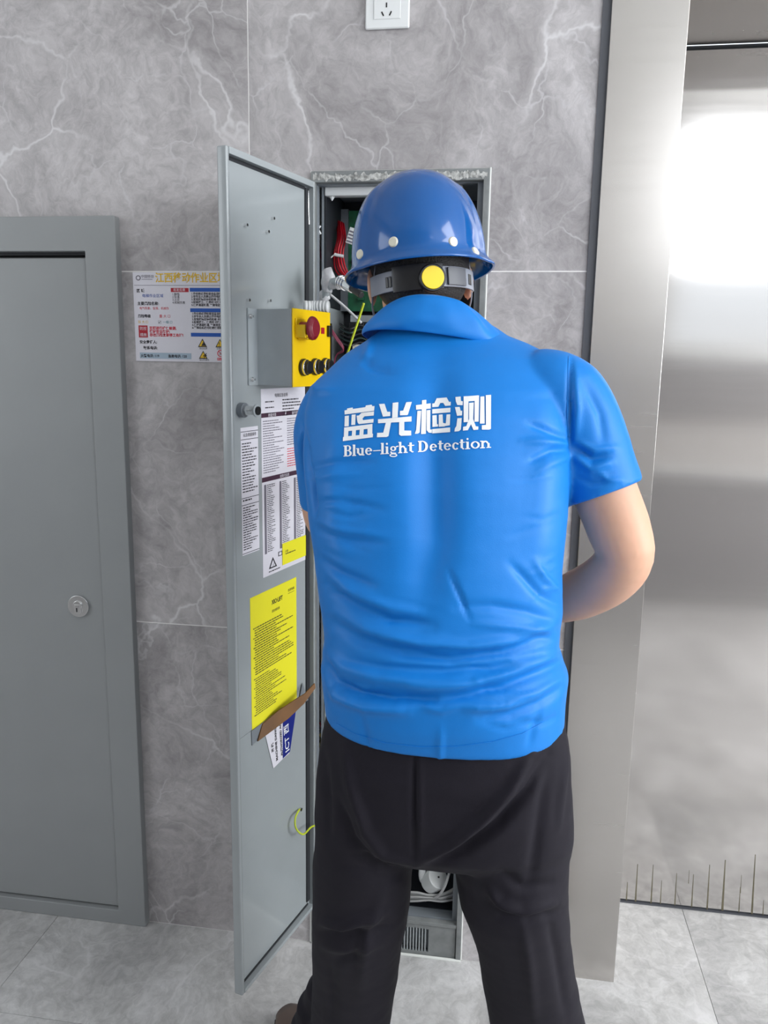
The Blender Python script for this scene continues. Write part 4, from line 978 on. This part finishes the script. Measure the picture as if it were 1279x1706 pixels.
FOLDS = [
 ([(541, 1098), (558, 1132), (598, 1152), (650, 1160), (720, 1160)], 8, -.0075), ([(543, 1115), (562, 1150), (610, 1168), (680, 1176)], 9, .0050),
 ([(541, 1085), (575, 1112), (630, 1130), (700, 1138), (790, 1134)], 10, .0045),
 ([(680, 1162), (760, 1158), (840, 1142), (900, 1120), (940, 1102)], 8, -.0040), ([(690, 1148), (780, 1140), (850, 1120), (925, 1092)], 8, .0040),
 ([(545, 1030), (598, 1066), (672, 1090), (750, 1098), (837, 1088), (932, 1052)], 9, -.0045), ([(560, 1020), (620, 1052), (700, 1072), (780, 1078), (860, 1066), (930, 1034)], 9, .0035),
 ([(570, 1100), (640, 1112), (740, 1118), (830, 1108), (900, 1088)], 7, -.0030),
 ([(545, 975), (598, 1012), (650, 1034), (720, 1042)], 8, -.0035), ([(548, 955), (590, 990), (650, 1012), (700, 1020)], 8, .0028),
 ([(533, 930), (570, 955), (620, 975)], 7, -.0028), ([(528, 880), (580, 900), (640, 905)], 7, -.0022), ([(524, 862), (560, 880), (620, 888)], 6, .0018),
 ([(937, 1143), (900, 1166), (850, 1184), (800, 1190)], 7, -.0035), ([(937, 1128), (895, 1150), (840, 1168), (780, 1174)], 7, .0030),
 ([(934, 1010), (900, 992), (870, 960), (850, 940)], 7, -.0026), ([(932, 985), (905, 960), (890, 935)], 6, .0022), ([(936, 1040), (880, 1020), (820, 1010), (760, 1012)], 8, -.0024),
 ([(930, 1060), (900, 1048), (850, 1044), (790, 1040)], 6, .0020),
 ([(945, 733), (915, 722), (880, 706)], 6, -.0030), ([(946, 748), (915, 752), (880, 770)], 6, -.0028), ([(946, 740), (910, 738), (870, 735)], 6, .0022), ([(948, 760), (910, 775), (890, 790)], 6, .0016),
 ([(512, 783), (560, 772), (620, 768)], 7, -.0020), ([(516, 800), (560, 792), (600, 790)], 6, .0016), ([(524, 840), (570, 832), (640, 850)], 6, -.0018),
 ([(746, 948), (765, 990), (782, 1032)], 4, -.0020), ([(620, 562), (612, 590), (600, 606)], 6, .0022), ([(598, 596), (620, 612), (650, 618)], 7, -.0022), ([(512, 640), (530, 652), (556, 650)], 6, .002),
 ([(728, 600), (722, 760), (724, 900), (700, 1010)], 34, -.0075), ([(560, 690), (552, 830), (566, 960)], 22, .003), ([(905, 660), (912, 800), (900, 940)], 26, .003),
 ([(880, 1226), (900, 1180)], 6, -.0018), ([(600, 1180), (615, 1235)], 6, -.0018), ([(735, 1200), (733, 1262)], 5, .0012),
 # sleeves
 ([(951, 600), (949, 660), (950, 720), (950, 745)], 4, -.0040), ([(958, 620), (962, 680), (958, 730)], 6, .0022), ([(952, 742), (985, 764), (1015, 758)], 6, -.0038), ([(955, 760), (985, 782), (1020, 770)], 6, .0028),
 ([(975, 640), (1000, 690), (1005, 740)], 8, -.0022), ([(958, 735), (990, 750), (1030, 745)], 5, .0020), ([(960, 795), (985, 805), (1015, 800)], 5, -.0020), ([(995, 785), (1012, 800), (1040, 800)], 5, .0018),
 ([(503, 700), (512, 760), (522, 830)], 5, -.0030), ([(520, 790), (524, 830), (528, 860)], 4, -.0040), ([(510, 680), (500, 740), (505, 800)], 6, .0015)]
rng = random.Random(21)
for i in range(26):                                     # small gathers in the fabric over the belt and the flanks
    u0 = rng.uniform(560, 860); v0 = rng.uniform(1035, 1200); L = rng.uniform(50, 130); dv = (735-u0)*.0012*L*-.25+rng.uniform(-6, 6)
    FOLDS.append(([(u0, v0), (u0+L*.5, v0+rng.uniform(-3, 8)), (min(u0+L, 930), v0-dv)], rng.uniform(3.5, 6), rng.choice([-1, 1])*rng.uniform(.0006, .0014)))
for i in range(16):
    sgn = rng.random() < .5; u0 = 540 if sgn else 930; v0 = rng.uniform(780, 1010); L = rng.uniform(40, 110)*(1 if sgn else -1)
    FOLDS.append(([(u0, v0), (u0+L*.5, v0+rng.uniform(0, 14)), (u0+L, v0+rng.uniform(4, 26))], rng.uniform(4, 6), rng.choice([-1, 1])*rng.uniform(.0005, .0012)))
px_disp(me, FOLDS, noise_amp=.0012, nscale=7)
# the back hem dips a little
n = len(me.vertices); co = np.empty(n*3); me.vertices.foreach_get('co', co); co = co.reshape(-1, 3)
zh = P(743, 1183, 1.12).z
k = np.clip((zh+.10-co[:, 2])/.10, 0, 1); back = np.clip((-.608-co[:, 1]+.05)/.16, 0, 1)
co[:, 2] -= k*back*.016
me.vertices.foreach_set('co', co.ravel()); me.update()
bv = BVHTree.FromPolygons([v.co.copy() for v in me.vertices], [tuple(p.vertices) for p in me.polygons])
shirt = link_mesh('shirt', me, M_SHIRT, man, smooth=True, label='bright blue short sleeved shirt')

def on_shirt(u, v, off):
    r = Vector(ray(u, v)).normalized(); h = bv.ray_cast(Vector(CAM), r)
    if h[0] is None: return None
    return h[0]-r*off
# seams: armhole and hem stitching
def seam(name, pts, r, m, off=.0006):
    path = [p for p in (on_shirt(u, v, off) for u, v in [tuple(q) for q in pts]) if p is not None]
    bm = NB(); tube(bm, path, r, 6); build(name, bm, m, shirt, smooth=True)
def dense(pts, step=5):
    out = []
    for a, b in zip(pts, pts[1:]):
        k = max(1, int(math.dist(a, b)/step))
        out += [(a[0]+(b[0]-a[0])*i/k, a[1]+(b[1]-a[1])*i/k) for i in range(k)]
    return out+[pts[-1]]
seam('armhole_seam', dense([(947, 594), (945, 640), (944, 690), (946, 728)]), .0007, M_SHIRT)
seam('hem_seam', dense([(560, 1205), (590, 1222), (640, 1238), (700, 1245), (760, 1244), (820, 1236), (870, 1222), (905, 1203)]), .0006, M_SHIRT)

# --- lettering printed on the back
def Z3(l): return [(560+x/9.136, 640+y/9.136) for x, y in l]
def Z4(l): return [(690+x/9.136, 640+y/9.136) for x, y in l]
GL = [Z3(l) for l in (
 [(125, 400), (165, 392), (165, 370), (250, 355), (252, 378), (442, 350), (450, 325), (540, 312), (545, 335), (583, 332), (575, 405), (128, 462)],
 [(130, 485), (192, 478), (190, 640), (125, 645)], [(235, 465), (295, 460), (288, 618), (228, 622)],
 [(310, 480), (345, 475), (385, 437), (575, 415), (570, 478), (430, 490), (398, 525), (408, 548), (568, 528), (565, 585), (345, 608), (325, 585), (315, 530)],
 [(120, 660), (550, 605), (549, 672), (118, 722)], [(103, 808), (118, 798), (549, 755), (560, 755), (555, 808), (100, 868)],
 [(118, 720), (185, 712), (180, 803), (116, 812)], [(242, 705), (300, 698), (295, 790), (235, 798)], [(358, 690), (418, 683), (412, 775), (352, 782)], [(475, 680), (549, 670), (548, 760), (475, 768)],
 [(858, 285), (945, 275), (935, 505), (850, 515)], [(650, 303), (735, 298), (775, 420), (822, 420), (822, 485), (710, 495)], [(1065, 275), (1150, 270), (1090, 465), (1075, 472), (968, 475), (968, 408), (1018, 402)],
 [(635, 535), (1145, 490), (1145, 568), (635, 595)], [(755, 580), (835, 575), (795, 790), (765, 805), (618, 808), (622, 742), (715, 738)], [(958, 570), (1035, 565), (1035, 705), (1140, 708), (1140, 780), (985, 787), (955, 765)])]
GL += [Z4(l) for l in (
 [(25, 320), (250, 292), (248, 372), (28, 388)], [(118, 245), (183, 238), (175, 755), (103, 760)], [(48, 408), (105, 405), (80, 735), (55, 752), (8, 755), (30, 690)], [(188, 398), (245, 392), (240, 690), (268, 690), (265, 742), (220, 738), (188, 700)],
 [(272, 295), (305, 290), (340, 215), (492, 203), (528, 270), (555, 268), (553, 325), (470, 332), (440, 285), (395, 287), (365, 345), (272, 350)], [(272, 382), (550, 358), (548, 428), (272, 450)],
 [(275, 475), (340, 470), (345, 610), (362, 612), (360, 645), (275, 652)], [(372, 465), (430, 460), (437, 590), (465, 595), (462, 645), (372, 648)], [(490, 462), (548, 458), (540, 625), (462, 640), (462, 605), (480, 590)], [(272, 685), (545, 658), (545, 730), (272, 750)],
 [(625, 195), (705, 188), (710, 255), (738, 262), (735, 320), (655, 318), (632, 265)], [(618, 350), (690, 345), (705, 405), (730, 405), (725, 475), (650, 482)], [(655, 520), (722, 515), (708, 690), (680, 715), (610, 722), (618, 670), (640, 640)],
 [(750, 185), (825, 182), (820, 575), (750, 580)], [(822, 182), (985, 170), (985, 250), (822, 262)], [(918, 250), (985, 248), (978, 570), (915, 572)],
 [(833, 285), (905, 278), (895, 530), (935, 640), (975, 645), (972, 692), (900, 698), (862, 610), (815, 700), (740, 708), (742, 650), (790, 640), (833, 530)],
 [(1005, 190), (1065, 185), (1070, 600), (998, 600)], [(1088, 168), (1168, 162), (1165, 680), (1140, 692), (1028, 692), (1028, 625), (1090, 620)])]
# serif latin line: strokes in a unit box (x 0..1 of the letter width, y 0 baseline .. 1 capital height)
def st(x0, y0, x1, y1, w): # straight stroke, w across (in cap heights)
    return ('s', x0, y0, x1, y1, w)
def arc(cx, cy, rx, ry, a0, a1, wt, wn): return ('a', cx, cy, rx, ry, a0, a1, wt, wn)
XH = .68
L = {
 'B': [st(.24, 0, .24, 1, .17), st(0, .03, .6, .03, .06), st(0, .97, .55, .97, .06), st(.2, .53, .6, .53, .06), arc(.55, .755, .30, .245, -90, 90, .16, .06), arc(.57, .265, .36, .265, -90, 90, .17, .06)],
 'l': [st(.5, 0, .5, 1.04, .16), st(0, .03, 1, .03, .06), st(.1, 1.0, .5, 1.0, .06)],
 'i': [st(.5, 0, .5, XH, .16), st(0, .03, 1, .03, .06), st(.1, XH-.03, .5, XH-.03, .06), ('d', .48, .93, .10)],
 'u': [st(.24, .2, .24, XH, .15), st(.02, XH-.03, .24, XH-.03, .06), st(.76, 0, .76, XH, .15), st(.5, XH-.03, .76, XH-.03, .06), st(.76, .03, 1, .03, .06), arc(.50, .24, .26, .24, 180, 330, .12, .11)],
 'e': [arc(.5, XH/2, .43, XH/2, 5, 320, .15, .06), st(.12, .37, .88, .37, .055)],
 'c': [arc(.5, XH/2, .43, XH/2, 45, 318, .15, .06), ('d', .78, XH-.15, .075)],
 'o': [arc(.5, XH/2, .45, XH/2, 0, 360, .15, .06)],
 '-': [st(0, .36, 1, .36, .06)],
 'g': [arc(.44, .45, .33, .23, 0, 360, .13, .06), arc(.46, -.16, .42, .17, 0, 360, .08, .07), st(.18, .20, .25, .06, .10), st(.2, .04, .75, .0, .10), st(.72, .60, 1, .66, .08)],
 'h': [st(.22, 0, .22, 1.04, .15), st(.02, 1.0, .22, 1.0, .06), st(0, .03, .44, .03, .06), arc(.48, .42, .28, .26, 0, 150, .13, .10), st(.76, 0, .76, .44, .15), st(.56, .03, 1, .03, .06)],
 'n': [st(.22, 0, .22, XH, .15), st(.0, XH-.03, .22, XH-.03, .06), st(0, .03, .44, .03, .06), arc(.48, .42, .28, .26, 0, 150, .13, .10), st(.76, 0, .76, .44, .15), st(.56, .03, 1, .03, .06)],
 't': [st(.42, .12, .42, .92, .16), st(.02, XH-.03, .95, XH-.03, .06), arc(.68, .15, .26, .15, 180, 320, .12, .06)],
 'D': [st(.20, 0, .20, 1, .17), st(0, .03, .5, .03, .06), st(0, .97, .5, .97, .06), arc(.45, .5, .48, .5, -90, 90, .19, .06)],
}
def base_v(u): return 760.5-(u-572)*(760.5-745.8)/(817-572)
line = [('B', 572, 587), ('l', 586.5, 593), ('u', 593, 607), ('e', 607, 621), ('-', 621.5, 634), ('l', 633.5, 640.5), ('i', 641, 648), ('g', 648, 663.5), ('h', 663, 679), ('t', 679, 690.5),
        ('D', 696, 714), ('e', 714.5, 729), ('t', 729, 739), ('e', 738, 752.5), ('c', 752, 765.5), ('t', 765, 774.5), ('i', 774.5, 783), ('o', 783, 800), ('n', 799.5, 818)]
CAPH = 18.0
for ch, ua, ub in line:
    W_ = ub-ua; vb = base_v((ua+ub)/2)
    T = lambda x, y: (ua+x*W_, vb-(x-.5)*W_*.06-y*CAPH)
    for s_ in L[ch]:
        if s_[0] == 's':
            _, x0, y0, x1, y1, w = s_; dx, dy = (x1-x0)*W_, (y1-y0)*CAPH; l = math.hypot(dx, dy); w *= 1.35; nx, ny = -dy/l*w*CAPH/2, dx/l*w*CAPH/2
            q = []
            for (x, y, sg) in ((x0, y0, 1), (x0, y0, -1), (x1, y1, -1), (x1, y1, 1)):
                uu, vv = T(x, y); q.append((uu+sg*nx, vv-sg*ny))
            GL.append(q)
        elif s_[0] == 'd':
            _, x, y, r_ = s_; uu, vv = T(x, y); GL.append([(uu+r_*CAPH*math.cos(a), vv+r_*CAPH*math.sin(a)) for a in [i*.785 for i in range(8)]])
        else:
            _, cx, cy, rx, ry, a0, a1, wt, wn = s_; n_ = max(6, int(abs(a1-a0)/18))
            for i in range(n_):
                q = []
                for a, ins in ((a0+(a1-a0)*i/n_, 0), (a0+(a1-a0)*(i+1)/n_, 0), (a0+(a1-a0)*(i+1)/n_, 1), (a0+(a1-a0)*i/n_, 1)):
                    a = math.radians(a); w = (wn+(wt-wn)*abs(math.cos(a)))*1.3; k = ins*w*CAPH
                    uu, vv = T(cx, cy); R_x = rx*W_; R_y = ry*CAPH
                    q.append((uu+(R_x-k)*math.cos(a), vv-(R_y-k)*math.sin(a)))
                GL.append(q)
def print_mesh(polys, off, maxlen=4.0):
    bm = NB()
    for q in polys:
        a = sum(q[i][0]*q[(i+1) % len(q)][1]-q[(i+1) % len(q)][0]*q[i][1] for i in range(len(q)))
        if abs(a) < 1e-3: continue
        if a > 0: q = q[::-1]
        bm.faces.new([bm.verts.new((x, y, 0)) for x, y in q])
    bmesh.ops.triangulate(bm, faces=bm.faces)
    for it in range(4):
        es = [e for e in bm.edges if e.calc_length() > maxlen]
        if not es: break
        bmesh.ops.subdivide_edges(bm, edges=es, cuts=1); bmesh.ops.triangulate(bm, faces=[f for f in bm.faces if len(f.verts) > 3])
    for v in bm.verts:
        p = on_shirt(v.co.x, v.co.y, off)
        v.co = p if p is not None else P(v.co.x, v.co.y, 1.08)
    return bm
build('back_lettering', print_mesh(GL, .0011), M_PRINT, shirt, fix=False)

# --- collar: folded band standing round the neck
bm = NB()
def cring(u0, u1, v, d, b, tilt, n=72):
    pa, pb = P(u0, v, d), P(u1, v, d); return ring((pa+pb)/2, (pb-pa).length/2, b, n, 2.1, tilt=tilt, roll=-.10, yaw=math.radians(6))
prof = [(606, 856, 576, 1.258, .076, .20), (605, 856, 570, 1.258, .080, .22), (611, 850, 561, 1.259, .080, .25), (622, 836, 549, 1.263, .078, .29), (636, 820, 537, 1.267, .075, .34), (650, 806, 528, 1.270, .071, .37), (661, 796, 525, 1.272, .066, .38), (669, 788, 533, 1.273, .060, .37), (676, 780, 552, 1.271, .054, .34)]
loft(bm, [cring(*p_) for p_ in prof], cap=False)
bmesh.ops.recalc_face_normals(bm, faces=bm.faces)
me = bpy.data.meshes.new('collar'); bm.to_mesh(me); bm.free()
px_disp(me, [([(640, 556), (690, 532), (760, 520), (800, 528)], 6, .0022), ([(630, 552), (680, 546), (760, 545), (830, 560)], 5, -.0022), ([(762, 508), (790, 530), (806, 552)], 5, .0035), ([(775, 505), (806, 530), (826, 556)], 5, -.0025),
             ([(660, 512), (720, 498), (770, 505)], 6, .0015)], noise_amp=.0012, nscale=14)
co_ = link_mesh('collar', me, M_SHIRT, shirt, smooth=True)
so_ = co_.modifiers.new('s', 'SOLIDIFY'); so_.thickness = .002; so_.offset = 0
sb = co_.modifiers.new('sub', 'SUBSURF'); sb.levels = sb.render_levels = 1

# --- trousers
bm = NB()
TR = [(1150, 556, 932, 1.122, .112), (1190, 549, 942, 1.122, .117), (1250, 538, 950, 1.124, .122), (1310, 531, 954, 1.128, .122), (1370, 528, 955, 1.135, .112), (1395, 530, 952, 1.140, .090)]
rs = []
for v, a, b, d, t in TR:
    pa, pb = P(a, v, d), P(b, v, d); rs.append(ring((pa+pb)/2, (pb-pa).length/2, t, 56, 2.5))
loft(bm, rs)
def legloft(tab):
    rs = []
    for v, a, b, d, t in tab:
        pa, pb = P(a, v, d), P(b, v, d); rs.append(ring((pa+pb)/2, (pb-pa).length/2, t, 40, 2.15))
    return rs
LL = [(1330, 530, 705, 1.130, .095), (1400, 527, 690, 1.140, .090), (1440, 525, 686, 1.155, .092), (1500, 524, 682, 1.175, .092), (1560, 523, 670, 1.205, .086), (1610, 523, 663, 1.235, .080), (1660, 523, 655, 1.265, .076), (1706, 520, 648, 1.295, .074)]
RL = [(1330, 705, 953, 1.130, .098), (1400, 738, 950, 1.140, .096), (1440, 757, 948, 1.150, .098), (1500, 766, 947, 1.165, .096), (1560, 790, 951, 1.190, .090), (1610, 800, 957, 1.210, .084), (1660, 807, 967, 1.232, .080), (1706, 815, 977, 1.255, .078)]
loft(bm, legloft(LL)+[ring((-.275, -.412, .12), .066, .078, 40, 2.1), ring((-.285, -.402, .045), .070, .085, 40, 2.1), ring((-.287, -.398, .028), .070, .086, 40, 2.1)])
loft(bm, legloft(RL)+[ring((.125, -.456, .12), .072, .080, 40, 2.1), ring((.128, -.452, .045), .075, .088, 40, 2.1), ring((.128, -.450, .028), .075, .088, 40, 2.1)])
# cloth spilling over the left shoe
tube(bm, smooth_path([P(545, 1640, 1.31), P(535, 1668, 1.345), P(528, 1700, 1.37), P(520, 1740, 1.385)], 3), [.030]+[.036]*3+[.045]*3+[.052]*3, 20)
me = remeshed(bm, .0042, 7, .6)
px_disp(me, [
 ([(691, 1255), (690, 1340), (692, 1436)], 4, -.0040), ([(697, 1255), (698, 1340), (700, 1430)], 5, .0012),
 ([(694, 1438), (750, 1408), (800, 1370), (850, 1315), (885, 1255)], 9, .0060), ([(720, 1440), (775, 1415), (830, 1375), (880, 1320), (915, 1260)], 9, -.0065),
 ([(688, 1440), (640, 1425), (610, 1385), (585, 1310), (572, 1240)], 9, .0045), ([(680, 1452), (620, 1440), (585, 1400), (560, 1330)], 9, -.0055),
 ([(690, 1460), (630, 1462), (580, 1440)], 9, -.0030), ([(540, 1250), (545, 1330), (548, 1400)], 7, -.0030), ([(925, 1250), (905, 1330), (890, 1420), (880, 1480)], 10, -.0030), ([(945, 1220), (938, 1300), (930, 1380)], 6, .0025),
 ([(945, 1185), (947, 1215), (938, 1225)], 3, -.004),
 ([(530, 1535), (570, 1542), (640, 1520)], 8, .0050), ([(528, 1552), (575, 1560), (650, 1545)], 8, -.0045), ([(530, 1575), (580, 1582), (640, 1570)], 8, .0030), ([(560, 1600), (590, 1590), (600, 1560)], 7, -.0030),
 ([(815, 1480), (830, 1505), (870, 1515), (930, 1500)], 8, .0055), ([(812, 1498), (835, 1525), (880, 1532), (935, 1520)], 8, -.0045), ([(830, 1450), (870, 1480), (930, 1470)], 9, -.0030), ([(640, 1480), (610, 1560), (600, 1660)], 10, .0030),
 ([(870, 1540), (880, 1600), (890, 1700)], 10, .0030), ([(915, 1530), (930, 1600), (945, 1700)], 9, -.0035), ([(550, 1600), (556, 1650), (552, 1706)], 8, -.0030)], noise_amp=.0014, nscale=7)
trousers = link_mesh('trousers', me, M_TROUS, man, smooth=True, label='loose black trousers')

# --- shoes
def shoe(base, yaw_, name='shoe'):
    M = Matrix.Translation(base) @ Matrix.Rotation(yaw_, 4, 'Z')       # toe points to local +y
    bm = NB(); rs = []
    for y, hw, zt_ in ((-.070, .022, .055), (-.055, .034, .075), (-.02, .038, .085), (.03, .038, .075), (.08, .043, .058), (.13, .046, .048), (.17, .040, .042), (.195, .024, .032)):
        r = []
        for k in range(20):
            a = 2*math.pi*k/20; r.append(M @ Vector((hw*math.cos(a), y, .022+zt_*.5+zt_*.5*math.sin(a)-.006)))
        rs.append(r)
    loft(bm, rs); o = build(name, bm, M_SHOE, man, smooth=True, label='brown leather shoe')
    bm = NB(); pts = [(-.072, .026), (-.05, .038), (.0, .040), (.06, .043), (.12, .050), (.17, .044), (.20, .024)]
    vs0, vs1 = [], []
    for y, w in pts+[(y, -w) for y, w in pts[::-1]]:
        vs0.append(bm.verts.new(M @ Vector((w, y, .0005)))); vs1.append(bm.verts.new(M @ Vector((w, y, .020))))
    bm.faces.new(vs0[::-1]); bm.faces.new(vs1)
    for i in range(len(vs0)): j = (i+1) % len(vs0); bm.faces.new((vs0[i], vs0[j], vs1[j], vs1[i]))
    build('sole', bm, M_SOLE, o)
shoe(Vector((-.278, -.392, 0)), math.radians(46)); shoe(Vector((.128, -.452, 0)), math.radians(-12))
